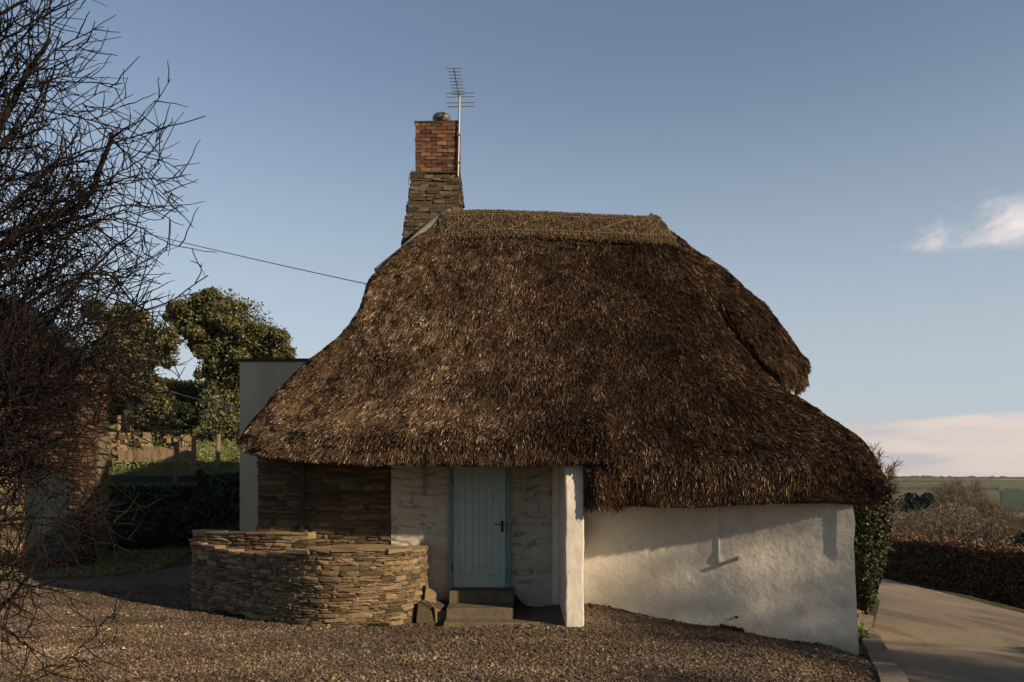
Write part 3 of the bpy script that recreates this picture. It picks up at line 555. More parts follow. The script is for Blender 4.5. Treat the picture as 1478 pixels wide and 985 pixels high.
WALLY = 13.7
def plaster(x0, x1, y0, y1, zt, zb, step, amp, fn=None, bulge=None):
    """displaced rendered face between two plan points; zt,zb(u) heights"""
    L = math.hypot(x1-x0, y1-y0); nu = int(L/step); us = np.linspace(0, 1, nu); nv = int(2.6/step); vs = np.linspace(0, 1, nv)
    t = np.array((x1-x0, y1-y0))/L; n = np.array((t[1], -t[0])); U, V = np.meshgrid(us, vs, indexing='ij')
    ZT = np.array([zt(u) for u in us])[:, None]; ZB = np.array([zb(u) for u in us])[:, None]; Z = ZT*(1-V)+ZB*V
    X = x0+(x1-x0)*U; Y = y0+(y1-y0)*U; q = np.stack([X, Y, Z], -1); d = fn(q, U, Z) if fn else amp*fbm(q*2.5, 5)
    X = X+n[0]*d; Y = Y+n[1]*d; return np.stack([X, Y, Z], -1), n
def edge_close(mb, G, n, depth):         # give the sheet a real thickness at its edges
    nb = np.array((-n[0], -n[1], 0))*depth
    for e in (G[:, 0], G[:, -1], G[0], G[-1]): mb.grid(np.stack([e, e+nb], 0), .5)
def walls():
    wx = lambda px: (px-CX)*WALLY/F
    # rubble core: dark stone left bay (with its tapering left corner)
    pth = Path([(wx(372), WALLY), (wx(566), WALLY)], 1, False)
    b = MB(); coursed(b, pth, lambda s: -.1, lambda s: 2.75, (.035, .13), (.12, .5), (-.015, .05), .005, 4, .25)
    # side return
    p2 = Path([(wx(372), WALLY+3.6), (wx(372), WALLY+.02)], 1, False); coursed(b, p2, lambda s: -.1, lambda s: 2.75, (.07, .17), (.2, .6), (0, .05), .01, 5, .2)
    for _ in range(14): z = random.uniform(0, 1.2); b.box((wx(372)-.03*random.random(), WALLY+.05, z), (.09, .12, .05), 0, jit=.012)
    s = b.build('stone_wall', D['dstone'], cot)
    b = MB(); b.box(((wx(374)+wx(566))/2, WALLY+.22, 1.3), ((wx(566)-wx(374))/2, .2, 1.45)); b.build('wall_core', D['mortar'], s)
    b = MB(); x = (437-CX)*13.62/F; b.box((x, 13.6, 1.95), (.035, .03, .62), jit=.004); b.box((x, 13.60, 1.32), (.045, .035, .05)); b.build('timber_post', D['black'], cot)
    # white painted rubble around the door
    def fn(q, U, Z):
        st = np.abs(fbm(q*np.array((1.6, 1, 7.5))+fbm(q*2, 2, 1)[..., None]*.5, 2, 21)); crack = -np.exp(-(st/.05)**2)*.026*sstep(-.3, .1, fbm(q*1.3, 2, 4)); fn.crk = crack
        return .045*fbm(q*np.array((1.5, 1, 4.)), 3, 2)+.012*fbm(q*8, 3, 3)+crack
    wz = lambda py: EYE-(py-HY)*WALLY/F
    w = MB()
    zb1 = lambda u: wz(858)+.05*float(fbm(np.array([u*9, 0, 0]), 3))-.08*(u > .6)*0
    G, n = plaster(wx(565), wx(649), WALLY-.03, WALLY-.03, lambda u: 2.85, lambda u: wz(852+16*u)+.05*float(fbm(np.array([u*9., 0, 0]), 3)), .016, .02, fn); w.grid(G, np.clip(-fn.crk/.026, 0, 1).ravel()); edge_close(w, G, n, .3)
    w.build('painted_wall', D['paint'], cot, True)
    w = MB()
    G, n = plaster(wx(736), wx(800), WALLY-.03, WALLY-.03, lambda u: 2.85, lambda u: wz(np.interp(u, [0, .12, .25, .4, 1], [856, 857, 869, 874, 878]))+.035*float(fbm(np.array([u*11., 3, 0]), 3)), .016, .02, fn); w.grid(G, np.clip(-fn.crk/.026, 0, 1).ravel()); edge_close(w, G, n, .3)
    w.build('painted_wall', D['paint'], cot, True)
    # dark foundation below the render, backing behind everything
    b = MB(); pth = Path([(wx(566), WALLY+.03), (wx(850), WALLY+.03)], 1, False); coursed(b, pth, lambda s: -.1, lambda s: .62, (.08, .16), (.2, .5), (0, .03), .01, 9, .2); b.box(((wx(566)+wx(860))/2, WALLY+.3, 1.3), ((wx(860)-wx(566))/2, .2, 1.5)); b.build('foundation', D['dstone'], cot)
    # the fin wall whose end shows as a white pier
    f = MB(); xl, xr_ = (816-CX)*12.1/F, (844-CX)*12.1/F; n_ = 90; zs = np.linspace(-.12, 2.56, n_)
    ring = []
    for z in zs:
        wob = .018*float(fbm(np.array([z*1.6, 3, 1]), 3)); fl = .04*max(0, (1.0-z))**2*.5; l, r = xl-fl*.3+wob, xr_+.012*float(fbm(np.array([z*2.2, 8, 1]), 3)); yf = 12.1+.05*(z/2.6)+.16*max(0, z-2.2)/.4
        p = [(l, 14.0), (l-.02, 13.75), (l-.0, 12.6)]+[(l+.0+.03*(1-math.cos(a)), yf+.05-.05*math.sin(a)) for a in (0, .5, 1.0, 1.57)]+[(l+(r-l)*q, yf) for q in (.3, .5, .7)]+[(r-.03*(1-math.cos(a)), yf+.05-.05*math.sin(a)) for a in (1.57, 1.0, .5, 0)]+[(r, 12.6), (r+.0, 13.3), (r, 14.0)]
        ring.append([(x, y, z) for x, y in p])
    R = np.array(ring); R = catmull(R, 70, 1); d = .010*fbm(R*4, 4, 6)+.004*fbm(R*20, 2, 7); R[..., 0] += d*np.where(R[..., 0] > (xl+xr_)/2, 1, -1); R[..., 1] -= d
    f.grid(R); f.build('pier', D['smooth'], cot, True)
    # fillet between pier and door wall
    c = MB(); th = np.linspace(0, math.pi/2, 10); zs = np.linspace(wz(876), 2.8, 60)
    xa = wx(797); G = np.array([[(xa+(xl+.01-xa)*math.sin(a), WALLY-.05-(.30)*(1-math.cos(a)), z) for a in th] for z in zs]); G[..., 1] -= .012*fbm(G*3, 3); G = G[:, :, :]; c.grid(G); c.build('corner_render', D['smooth'], cot, True)
    # right hand rendered wall, lumpy lime render
    X0, Y0, X1, Y1 = (842-CX)*13.15/F, 13.15, (1237-CX)*12.1/F, 12.1
    def base(u):
        px = 842+(1237-842)*u; py = np.interp(px, [842, 880, 960, 1040, 1060, 1110, 1150, 1190, 1215, 1237], [869, 880, 893, 903, 909, 920, 923, 929, 938, 950]); Yw = Y0+(Y1-Y0)*u; return EYE-(py-HY)*Yw/F-.03+.02*float(fbm(np.array([u*30., 1, 0]), 3))
    def fr(q, U, Z):
        d = .050*fbm(q*1.1, 2, 30)+.010*fbm(q*3.5, 3, 31)+.009*fbm(q*8, 3, 32)*sstep(-.3, .4, fbm(q*1.5, 2, 39))+.0040*fbm(q*24, 3, 33)*(.3+.7*vnoise(q*2.2, 41))
        d = d*(.35+.65*sstep(.04, .30, U))
        pil = sstep(.905, .935, U)*(sstep(.95, 1.25, Z)); d = d+pil*.06*sstep(2.0, 1.75, Z)            # pilaster at the right end
        rx = (1045-842)/(1237-842); d = d+.035*np.exp(-((U-rx)/.0035)**4)*sstep(1.02, 1.10, Z)+.055*np.exp(-((U-rx)/.013)**2-((Z-1.02)/.07)**2)
        fl = .05*sstep(.5, -.3, Z)*U; return d+fl
    G, n = plaster(X0, X1, Y0, Y1, lambda u: 2.10, base, .0135, .02, fr)
    vz = G[..., 2]; sh = np.interp(vz[-30:], [-.6, .2, 1.05, 1.3, 1.6, 1.9], [.02, .0, -.03, -.06, -.03, -.07]); w_ = np.linspace(0, 1, 30)[:, None]; G[-30:, :, 0] += sh*w_
    w = MB(); w.grid(G); edge_close(w, G, n, .45); rw = w.build('rendered_wall', D['render'], cot, True)
    # its own return and the rest of the shell behind (never flush with the faces)
    b = MB(); b.add([(5.0, 12.5, -1.2), (5.75, 16, -1.2), (5.75, 16, 2.4), (5.0, 12.5, 2.3), (4.7, 12.55, -1.2), (5.4, 16, -1.2), (5.4, 16, 2.4), (4.7, 12.55, 2.3)], [(0, 1, 2, 3), (4, 7, 6, 5), (3, 2, 6, 7), (1, 5, 6, 2), (0, 3, 7, 4)])
    b.box((0.55, 19.2, 1.6), (4.7, .2, 1.9)); b.box((5.2, 17.6, 1.6), (.2, 1.9, 2.5)); b.box((5.05, 15.62, 3.2), (.42, .2, .98)); b.build('rear_wall', D['smooth'], cot)
    b = MB(); b.box((1.1, 16.3, 2.3), (3.2, 2.0, 1.6)); b.build('loft_core', D['mortar'], cot)
    # peg, vent stub and weep hole on the render, and two little cover strips by the door
    p = lambda px, py, Y: P(px, py, Y)
    s_ = MB(); c = p(1067, 806, 12.50); s_.tube([c+np.array((.03, .15, 0)), c-np.array((.02, .12, .0))], .032, 10); s_.build('peg', D['render'], cot, True)
    s_ = MB(); c = p(1063, 891, 12.53); s_.tube([c+np.array((0, .1, 0)), c-np.array((0, .035, 0))], .02, 8); s_.build('weep_pipe', D['barkr'], cot)
    for px, y1 in ((612, 716), (757, 720)):
        s_ = MB(); a, b_ = p(px, 660, 13.62), p(px, y1, 13.62); s_.box(((a[0]+b_[0])/2, 13.635, (a[2]+b_[2])/2), (.02, .022, (a[2]-b_[2])/2), jit=.002); s_.build('cover_strip', D['paint'], cot)
    # door
    yd = WALLY-.06; x0, x1 = (648-CX)*yd/F, (737-CX)*yd/F; zt, zb = EYE-(668-HY)*yd/F, EYE-(854-HY)*yd/F
    dm = MB(); fx = .062
    fr_ = MB(); fr_.box((x0+fx/2, yd, (zt+zb)/2), (fx/2, .05, (zt-zb)/2)); fr_.box((x1-fx/2-.01, yd, (zt+zb)/2), (fx/2+.01, .05, (zt-zb)/2)); fr_.box(((x0+x1)/2, yd+.003, zb+.025), ((x1-x0)/2-fx, .05, .025)); fr_.box(((x0+x1)/2, yd+.003, zt-.02), ((x1-x0)/2-fx, .05, .03))
    a, b_ = x0+fx+.005, x1-fx-.025; zb2 = zb+.055; zt2 = zt-.055; y = yd+.005; st = .10
    dm.box(((a+b_)/2, y+.025, (zb2+zt2)/2), ((b_-a)/2-.004, .014, (zt2-zb2)/2-.004))
    dm.box((a+st/2, y, (zb2+zt2)/2), (st/2, .018, (zt2-zb2)/2)); dm.box((b_-st/2, y, (zb2+zt2)/2), (st/2, .018, (zt2-zb2)/2))
    dm.box(((a+b_)/2, y, zb2+.11), ((b_-a)/2-st-.0015, .018, .11)); dm.box(((a+b_)/2, y, zt2-.06), ((b_-a)/2-st-.0015, .018, .06))
    n_ = 6; wb = (b_-a-2*st)/n_
    for i in range(n_): dm.box((a+st+wb*(i+.5), y+.006, (zb2+.22+zt2-.12)/2), (wb/2-.0035, .016, (zt2-zb2-.34)/2-.003))
    door = dm.build('door', D['door'], cot); fr_.build('door_frame', D['frame'], door)
    h = MB(); hx = b_-.055; hz = EYE-(760-HY)*yd/F; h.box((hx, y-.024, hz-.0), (.02, .006, .095)); h.tube([(hx, y-.03, hz+.035), (hx, y-.07, hz+.035)], .011, 8); h.tube([(hx+.005, y-.07, hz+.035), (hx-.05, y-.074, hz+.037), (hx-.135, y-.068, hz+.033)], [.012, .010, .007], 8); h.build('handle', D['black'], door, True)
    h = MB(); h.box((b_+.022, yd-.052, hz-.01), (.008, .004, .06)); h.build('lock_plate', D['black'], door)
    for z in (zt-.30, zb+.42): h = MB(); h.tube([(a-.004, yd-.055, z-.07), (a-.004, yd-.055, z+.07)], .010, 8); h.build('hinge', D['black'], door)
walls()

def chimney():
    cb = MB(); c = None
    b = MB()
    # tapered stone base : px 582..670 at foot, 594..664 at the shoulder
    Y0 = 16.35; x = lambda px: (px-CX)*Y0/F; z = lambda py: EYE-(py-HY)*Y0/F
    zsh, zft = z(250), z(362)
    for face in range(4):
        zz = zft-.6; k = 0
        while zz < zsh-.02:
            h = random.uniform(.045, .10); h = min(h, zsh-zz); t = np.clip((zsh-zz-h/2)/(zsh-zft), 0, 1.5); l = x(594)-.19*t**1.15; r = x(663)+.03*t; dep = 1.0+.2*t; yb = Y0-.12*t
            s = 0; Lw = (r-l) if face in (0, 2) else dep
            while s < Lw-.02:
                w = min(random.uniform(.12, .36), Lw-s); 
                if Lw-s-w < .06: w = Lw-s
                pr = random.uniform(-.012, .022)
                if face == 0: b.box((l+s+w/2, yb-pr+.08, zz+h/2), (w/2-.004, .09, h/2-.004), jit=.009)
                elif face == 1: b.box((r-.08+pr, yb+s+w/2, zz+h/2), (.09, w/2-.004, h/2-.004), jit=.009)
                elif face == 3: b.box((l+.08-pr, yb+s+w/2, zz+h/2), (.09, w/2-.004, h/2-.004), jit=.009)
                else: b.box((l+s+w/2, yb+dep-.08, zz+h/2), (w/2-.004, .09, h/2-.004), jit=.009)
                s += w
            zz += h
    ch = b.build('chimney', D['dstone'], cot)
    m = MB(); m.box(((x(594)+x(663))/2, Y0+.5, (zsh+zft-.6)/2), ((x(663)-x(594))/2-.05, .45, (zsh-zft+.6)/2-.01)); m.box(((x(600)+x(660))/2, Y0+.46, (z(178)+zsh)/2), ((x(660)-x(600))/2-.012, .40, (z(178)-zsh)/2-.01)); m.build('mortar_core', D['mortar'], ch)
    s = MB(); s.box(((x(594)+x(664))/2, Y0+.48, zsh+.010), ((x(664)-x(594))/2, .53, .014), jit=.006); s.build('slate_course', D['dstone'], ch)
    s = MB(); l, r = x(599), x(661); zb = zsh+.035; n = 13; hh = (z(177)-zb)/n; bw = (r-l)/4.0
    for k in range(n):
        off = 0 if k % 2 else -bw/2
        for fy in (0, 1):
            q = l+off
            while q < r-.01:
                a, e = max(q, l), min(q+bw, r); q += bw
                if e-a > .03: s.box(((a+e)/2, Y0+.05+(.0 if fy == 0 else .80)+random.uniform(-.004, .004), zb+(k+.5)*hh), ((e-a)/2-.006, .055, hh/2-.006), jit=.0042)
        q = Y0+.11+(0 if k % 2 else -.1)
        while q < Y0+.79:
            a, e = max(q, Y0+.11), min(q+.22, Y0+.79); q += .22
            if e-a > .03:
                for xx in (l+.055, r-.055): s.box((xx, (a+e)/2, zb+(k+.5)*hh), (.055, (e-a)/2-.006, hh/2-.006), jit=.0042)
    s.box(((l+r)/2, Y0+.45, z(177)+.012), ((r-l)/2+.012, .47, .02), jit=.008, r=.15)
    s.build('brick_stack', D['brick'], ch)
    # pot, cowl
    c = MB(); px_, yc = x(635), Y0+.35; zz = z(176)+.02; th = np.linspace(0, 2*math.pi, 25)
    def lathe(mb, prof):
        G = np.array([[(px_+r*math.cos(t), yc+r*math.sin(t), zz+h) for t in th] for r, h in prof]); mb.grid(G)
    lathe(c, [(.15, -.02), (.155, .02), (.13, .05), (.09, .06), (.085, .18), (.075, .18), (.07, .02)])
    lathe(c, [(.13, .13), (.19, .19), (.185, .24), (.17, .19), (.10, .14)]); lathe(c, [(.185, .24), (.16, .27), (.08, .29), (.0, .295)])
    c.build('cowl', D['rust'], ch, True)
    c = MB(); c.tube(catmull(np.array([(x(664), Y0+.1, zsh), (x(665), Y0+.02, z(270)), (x(668), Y0-.02, z(290)), (x(671), Y0-.1, z(302))]), 16), .012, 6); c.build('cable', D['wire'], ch); c = MB(); c.tube(catmull(np.array([(x(597), Y0-.04, zsh+.05), (x(592), Y0-.08, zsh-.05), (x(590), Y0-.1, z(270))]), 10), .006, 5); c.build('cable', D['wire'], ch)
    # television aerial
    e = empty('television_aerial', (x(662), Y0-.03, zsh), 'grey television aerial on a thin mast strapped to the brick chimney', 'aerial')
    Ya = Y0-.04; xm = x(663); A = lambda px, py: np.array(((px-CX)*Ya/F, Ya, EYE-(py-HY)*Ya/F))
    t = MB(); t.tube([A(661, 255), A(663.5, 140)], .019, 8); t.build('mast', D['galv'], e, True)
    t = MB()
    for py in (195, 235): t = MB(); c0 = A(662.3, py); t.box(c0, (.035, .03, .014), jit=0); t.build('bracket', D['rust'], e)
    b0, b1 = A(664, 147), P(655, 99, Ya-.75); b0[1] += .1
    t = MB(); t.tube([b0, b1], .010, 6); t.build('boom', D['galv'], e)
    for k, f in enumerate(np.linspace(.28, 1, 9)): q = b0*(1-f)+b1*f; t = MB(); w = .13+.02*(k == 8); t.tube([q-np.array((w, .0, -.0)), q+np.array((w, 0, 0))], .008, 5); t.build('element', D['galv'], e)
    t = MB()
    for dz, w in ((-.03, .27), (.05, .29), (.17, .29), (.25, .29)): q = b0+np.array((0, .06, dz)); t.tube([q-np.array((w, .02, .012)), q+np.array((w, 0, .012))], .009, 5)
    t.tube([b0+np.array((0, .06, -.03)), b0+np.array((0, .06, .27))], .009, 5); t.build('reflector', D['galv'], e)
chimney()

def steps():
    e = empty('doorstep', (-.5, 12.9, 0), 'two worn stone steps below the pale blue door', 'step')
    def slab(name, px0, px1, y0, y1, zt, zb, lab=None):
        s = MB(); a, b = (px0-CX)*y0/F, (px1-CX)*y0/F; xs = np.linspace(a, b, 24); q = []
        G = []
        for (yy, zz) in [(y0+.0, zb), (y0+.0, zt-.02), (y0+.006, zt-.006), (y0+.02, zt), ((y0+y1)/2, zt-.006), (y1, zt), (y1, zb)]: G.append([(x, yy, zz) for x in xs])
        G = np.array(G); G = G+.012*np.stack([fbm(G*3+k*9, 3) for k in range(3)], -1); s.grid(G)
        for c in (0, -1): s.add(G[:, c], [list(range(7))])
        o = s.build(name, D['step'], e, False); return o
    slab('tread', 645, 741, 12.62, 13.35, .245, -.03); slab('tread', 649, 742, 13.2, 13.66, .445, .20)
    s = MB(); G = np.array([[(x, y, z) for x in np.linspace(-1.05, 1.15, 50)] for (y, z) in [(12.3, -.10), (12.3, .055), (12.33, .072), (12.9, .072), (13.55, .072)]]); G[..., 1] += .04*fbm(G*2.5, 3)*(G[..., 1] < 12.6); G[..., 2] += .006*fbm(G*6, 3); s.grid(G)
    for c in (0, -1): s.add(G[:, c], [list(range(5))])
    tag(s.build('paving_slab', D['step']), 'long thin stone slab at ground level in front of the doorstep', 'paving slab')
steps()

# ------------------------------------------------------------ curved stone platform
def platform():
    e = empty('stone_platform', (-3.4, 13, 0), 'raised platform with a curved dry stone wall beside the cottage door', 'stone platform')
    pts = [(-5.5, 15.1), (-5.78, 14.75), (-5.74, 14.30), (-5.30, 13.86), (-4.62, 13.34), (-3.85, 12.74), (-3.2, 12.32), (-2.75, 12.16), (-2.3, 12.20), (-1.78, 12.45), (-1.52, 12.85), (-1.44, 13.3), (-1.45, 13.62)]
    pth = Path(pts, 1, True, 200)
    top = lambda s: 1.16+.02*math.sin(s*1.7)+(.03 if s < 1.2 else 0)-.09*math.exp(-((s-2.6)/1.0)**2)+.03*math.exp(-((s-5.0)/1.0)**2)
    b = MB()
    # slight flare at the foot at the right end
    coursed(b, pth, lambda s: -.12, top, (.026, .10), (.08, .38), (-.012, .024), .003, 21, .16, uneven=.022)
    # capping flags
    R = random.Random(3); s = 0
    while s < pth.L:
        w = R.uniform(.22, .5); b_ = min(s+w, pth.L); m = (s+b_)/2; xy, n = pth(m); t = np.array((-n[1], n[0])); zt = top(m); ang = math.atan2(n[1], n[0])-math.pi/2
        b.box((xy[0]-n[0]*.16, xy[1]-n[1]*.16, zt-.006+R.uniform(-.006, .006)), ((b_-s)/2-.005, .185+R.uniform(-.015, .015), .022), ang, jit=.008, r=.75+.25*R.random()); s += w
    w = b.build('stone_wall', D['stone'], e)
    # filling inside: rough flagged surface
    f = MB(); c = np.array((-3.3, 13.5)); G = []
    ss = np.linspace(0, pth.L, 160)
    for k in np.linspace(0, 1, 22): G.append([(*( (np.array(pth(s)[0])-pth(s)[1]*.10)*(1-k)+(np.array((np.clip(pth(s)[0][0], -5.3, -1.5), 13.66+.9*max(0, min(1, (-4.4-pth(s)[0][0])/1.0)))))*k), top(s)-.022+.0*k) for s in ss])
    G = np.array(G); G[..., 2] += .012*fbm(G*np.array((3, 3, 0)), 3, 2); f.grid(G, .8); f.build('top_surface', D['stone'], e, False)
    # core so nothing shows through the joints
    m = MB(); Gm = np.array([[(*(np.array(pth(s)[0])-pth(s)[1]*.05), z) for s in ss] for z in (-.2, .5, 1.03)]); m.grid(Gm); m.build('core', D['mortar'], e)
    # the low kerb of stones on the back left
    k = MB(); kp = Path([(-5.70, 14.22), (-5.1, 13.90), (-4.3, 13.58), (-3.42, 13.40)], 1, True, 60); coursed(k, kp, lambda s: 1.08, lambda s: 1.36+.01*math.sin(s*3), (.05, .10), (.2, .5), (0, .02), .006, 8, .3, uneven=.008)
    s = 0
    while s < kp.L:
        w_ = R.uniform(.25, .5); b_ = min(s+w_, kp.L); xy, n = kp((s+b_)/2); ang = math.atan2(n[1], n[0])+math.pi/2
        k.box((xy[0]-n[0]*.13, xy[1]-n[1]*.13, 1.375), ((b_-s)/2-.004, .16, .02), ang, jit=.006, r=.7+.3*R.random()); s += w_
    k.build('back_kerb', D['stone'], e)
    st = MB()
    for (x, y, z, sx, sy, sz, a) in [(-1.36, 13.2, .22, .10, .2, .26, .2), (-1.28, 13.0, .12, .14, .22, .16, -.3), (-1.16, 12.95, .06, .16, .18, .12, .5), (-1.40, 12.8, .08, .12, .14, .16, .1)]: st.box((x, y, z), (sx, sy, sz), a, jit=.03, tilt=(-.5, 0))
    tag(st.build('boulder_pile', D['stone']), 'few rough stones propped between the platform and the doorstep', 'stones')
platform()

# ------------------------------------------------------------ grey extension behind
def extension():
    e = empty('flat_roof_extension', (-5.5, 19, 0), 'plain grey rendered flat roofed block standing behind the left of the cottage', 'extension')
    Y = 18.4; x = (346-CX)*Y/F; zt = EYE-(522-HY)*Y/F; b = MB(); X1 = -1.5
    b.box(((x+X1)/2, Y+2.2, (zt-.5)/2), ((X1-x)/2, 2.2, (zt+.5)/2)); b.build('wall', D['grender'], e)
    b = MB(); b.box(((x+X1)/2, Y+2.2, zt+.03), ((X1-x)/2+.035, 2.24, .035)); b.build('roof_edge', D['roofgrey'], e)
extension()

# ------------------------------------------------------------ left: brick outbuilding, garden, wires
def left_side():
    e = empty('brick_outbuilding', (-12, 19, 0), 'red brick outbuilding with a dark boarded door behind the bare shrub', 'outbuilding')
    Y = 18.6; x = lambda px: (px-CX)*Y/F; z = lambda py: EYE-(py-HY)*Y/F
    b = MB(); zb = -.1; n = 0
    zz = zb; k = 0
    while zz < z(420):
        h = .075; q = x(-60)+(0 if k % 2 else .11)
        topx = x(114)+.01 if zz < z(520) else x(114)-(zz-z(520))*1.3
        while q < topx:
            en = min(q+.225, topx)
            if not (x(33) < (q+en)/2 < x(106) and z(810) < zz < z(676)) and en-q > .04: b.box(((q+en)/2, Y+.05, zz+h/2), ((en-q)/2-.006, .055+random.uniform(-.004, .006), h/2-.006), jit=.003)
            q += .235
        zz += .083; k += 1
    for k in range(63):
        q = Y+.1+(0 if k % 2 else .11)
        while q < Y+1.25: b.box((x(114)-.05, q+.11, zb+k*.083+.04), (.055, .105, .032), jit=.003); q += .235
    w = b.build('brick_wall', D['obrick'], e)
    m = MB(); m.box(((x(-60)+x(33))/2, Y+.4, 2.0), ((x(33)-x(-60))/2, .36, 2.2)); m.box((x(110)-.06, Y+.7, 2.0), (.10, .6, 2.2)); m.box(((x(33)+x(108))/2, Y+.4, (z(676)+4.1)/2), ((x(108)-x(33))/2+.01, .36, (4.1-z(676))/2)); m.build('wall_core', D['mortar'], w)
    s = MB()
    for k in range(20): s.box((x(114)+.03, Y+.95+(.1 if k % 2 else 0), .3+k*.16), (.05, .30 if k % 2 else .22, .072), jit=.01)
    s.build('quoin', D['step'], w)
    s = MB()
    for k in range(14): s.box((x(14)+random.uniform(-.03, .03), Y-.035, z(805)+.1+k*.15), (.26 if k % 2 else .2, .05, .07), jit=.01)
    s.build('stone_jamb', D['stone'], e)
    z5, z4 = z(520), z(420); xr = x(114)-.03; xt = x(114)-(z4-z5)*1.3
    g = MB(); v = []
    for yy in (Y+.09, Y+1.22): v += [(x(-60), yy, 4.15), (xr, yy, 4.15), (xr, yy, z5-.03), (xt-.03, yy, z4-.05), (x(-60), yy, z4-.05)]
    g.add(v, [(0, 1, 2, 3, 4), (9, 8, 7, 6, 5)]); g.add(v, [(i, (i+1) % 5, (i+1) % 5+5, i+5) for i in range(5)]); g.build('gable_core', D['mortar'], w)
    g = MB(); a_, b2 = (x(114)+.12, z5-.06), (xt-.02, z4+.06)
    for k in range(14):
        f0, f1 = k/14, (k+1.25)/14; p0, p1 = [(a_[0]+(b2[0]-a_[0])*f, a_[1]+(b2[1]-a_[1])*f) for f in (f0, f1)]; up = .035
        g.add([(p0[0], Y-.10, p0[1]+up), (p0[0], Y+1.4, p0[1]+up), (p1[0], Y+1.4, p1[1]), (p1[0], Y-.10, p1[1]), (p0[0], Y-.10, p0[1]+up+.03), (p0[0], Y+1.4, p0[1]+up+.03), (p1[0], Y+1.4, p1[1]+.03), (p1[0], Y-.10, p1[1]+.03)], [(0, 3, 2, 1), (4, 5, 6, 7), (0, 1, 5, 4), (1, 2, 6, 5), (2, 3, 7, 6), (3, 0, 4, 7)])
    g.box(((x(-60)+xt)/2, Y+.65, z4+.06), ((xt-x(-60))/2, .75, .03)); g.build('roof', D['roofgrey'], e)
    d = MB(); n = 9; a, c = x(33), x(106); wb = (c-a)/n
    for i in range(n): d.box((a+wb*(i+.5), Y+.09, (z(676)+z(812))/2), (wb/2-.006, .02, (z(676)-z(812))/2))
    d.build('door', D['teal'], e)
    # dark planted bank in the cottage's shade
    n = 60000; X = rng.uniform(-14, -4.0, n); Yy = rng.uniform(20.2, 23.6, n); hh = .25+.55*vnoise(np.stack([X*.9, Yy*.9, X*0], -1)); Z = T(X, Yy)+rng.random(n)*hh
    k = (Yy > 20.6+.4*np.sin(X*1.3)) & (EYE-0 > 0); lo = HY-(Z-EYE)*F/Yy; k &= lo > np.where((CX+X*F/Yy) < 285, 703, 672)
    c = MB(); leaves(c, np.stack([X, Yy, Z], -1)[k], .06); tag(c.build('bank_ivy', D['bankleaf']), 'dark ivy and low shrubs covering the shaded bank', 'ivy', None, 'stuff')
    # garden edging: dark retaining boards, raised bed, posts, rubble terraces
    b = MB(); A, B = P(152, 690, 23.7), P(276, 690, 23.4); b.box(((A[0]+B[0])/2, 23.6, 2.25), ((B[0]-A[0])/2, .04, .22), jit=.01); b.box(((A[0]+B[0])/2+.2, 23.5, 1.8), ((B[0]-A[0])/2, .04, .26), jit=.01); tag(b.build('retaining_boards', D['darkwood']), 'dark low retaining boards along the top of the shaded bank', 'retaining wall')
    e = empty('raised_bed', (-11.5, 25.5, 2.8), 'timber edged raised bed on the garden rise, in front of the rubble terrace', 'raised bed')
    Yb = 25.4; xx = lambda px: (px-CX)*Yb/F; z0 = EYE-(667-HY)*Yb/F; z1 = EYE-(651-HY)*Yb/F
    for (a, c, yy) in ((172, 280, Yb), (176, 245, Yb+1.6)): b = MB(); b.box(((xx(a)+xx(c))/2, yy, (z0+z1)/2+(.18 if yy > Yb else 0)), ((xx(c)-xx(a))/2, .035, (z1-z0)/2), jit=.006); b.build('board', D['timber'], e)
    for a in (174, 268): b = MB(); b.box((xx(a), Yb+.1, (z0+z1)/2+.03), (.10, .1, (z1-z0)/2+.04), jit=.006); b.build('post', D['timber'], e)
    g = 'rough wooden posts of the garden fence'
    for (px, t, bt, Yp, lab) in [(254, 638, 700, 23.3, 'dark wooden post in shade, nearest of the garden posts'), (279, 627, 690, 23.9, 'wooden garden post sunlit at the top and right of the dark post'), (314, 627, 668, 25.5, 'pale sunlit wooden post nearest the grey extension'), (171, 600, 621, 28.5, 'short pale post far up the garden by the left hand tree'), (273.5, 612, 624, 29, 'small reddish stub post far up the lawn')]:
        a = P(px, t, Yp); c = float(T(a[0], Yp))-.1; c = min(c, P(px, bt, Yp)[2]); b = MB(); b.tube([(a[0], Yp, c), (a[0]+.01, Yp, (a[2]+c)/2), (a[0]+.02, Yp, a[2])], [.075, .072, .07], 9); tag(b.build('fence_post', D['timber']), lab, 'post', g)
    for (px0, px1, py0, py1, Yt, lab) in [(147, 214, 628, 642, 28.0, 'upper row of rubble stones terracing the lawn'), (240, 268, 631, 642, 28.2, 'small heap of rubble stones right of the upper terrace row'), (144, 176, 644, 660, 26.2, 'lower heap of rubble stones left of the raised bed'), (225, 262, 606, 616, 30.5, 'stones heaped around the foot of the young garden tree')]:
        b = MB(); n = int((px1-px0)*1.3)
        for i in range(n):
            p = P(random.uniform(px0, px1), random.uniform(py0, py1), Yt+random.uniform(-.1, .25)); p[2] = max(p[2], float(T(p[0], p[1]))); s = random.uniform(.07, .17); b.box(p, (s, s*.8, s*.6), random.uniform(0, 3), jit=.02)
        tag(b.build('rubble_terrace', D['stone']), lab, 'stones')
    # tufts over the lawn and rough growth on the rise
    n = 26000; X = rng.uniform(-19, -7.5, n); Yy = rng.uniform(22.9, 34, n); Z = T(X, Yy)+rng.random(n)*.12*(1+2*(vnoise(np.stack([X*.6, Yy*.6, X*0], -1)) > .62)); c = MB(); leaves(c, np.stack([X, Yy, Z], -1), .05, asp=.25); tag(c.build('grass', D['grassblade']), 'tufted grass on the lit lawn of the garden rise', 'grass', None, 'stuff')
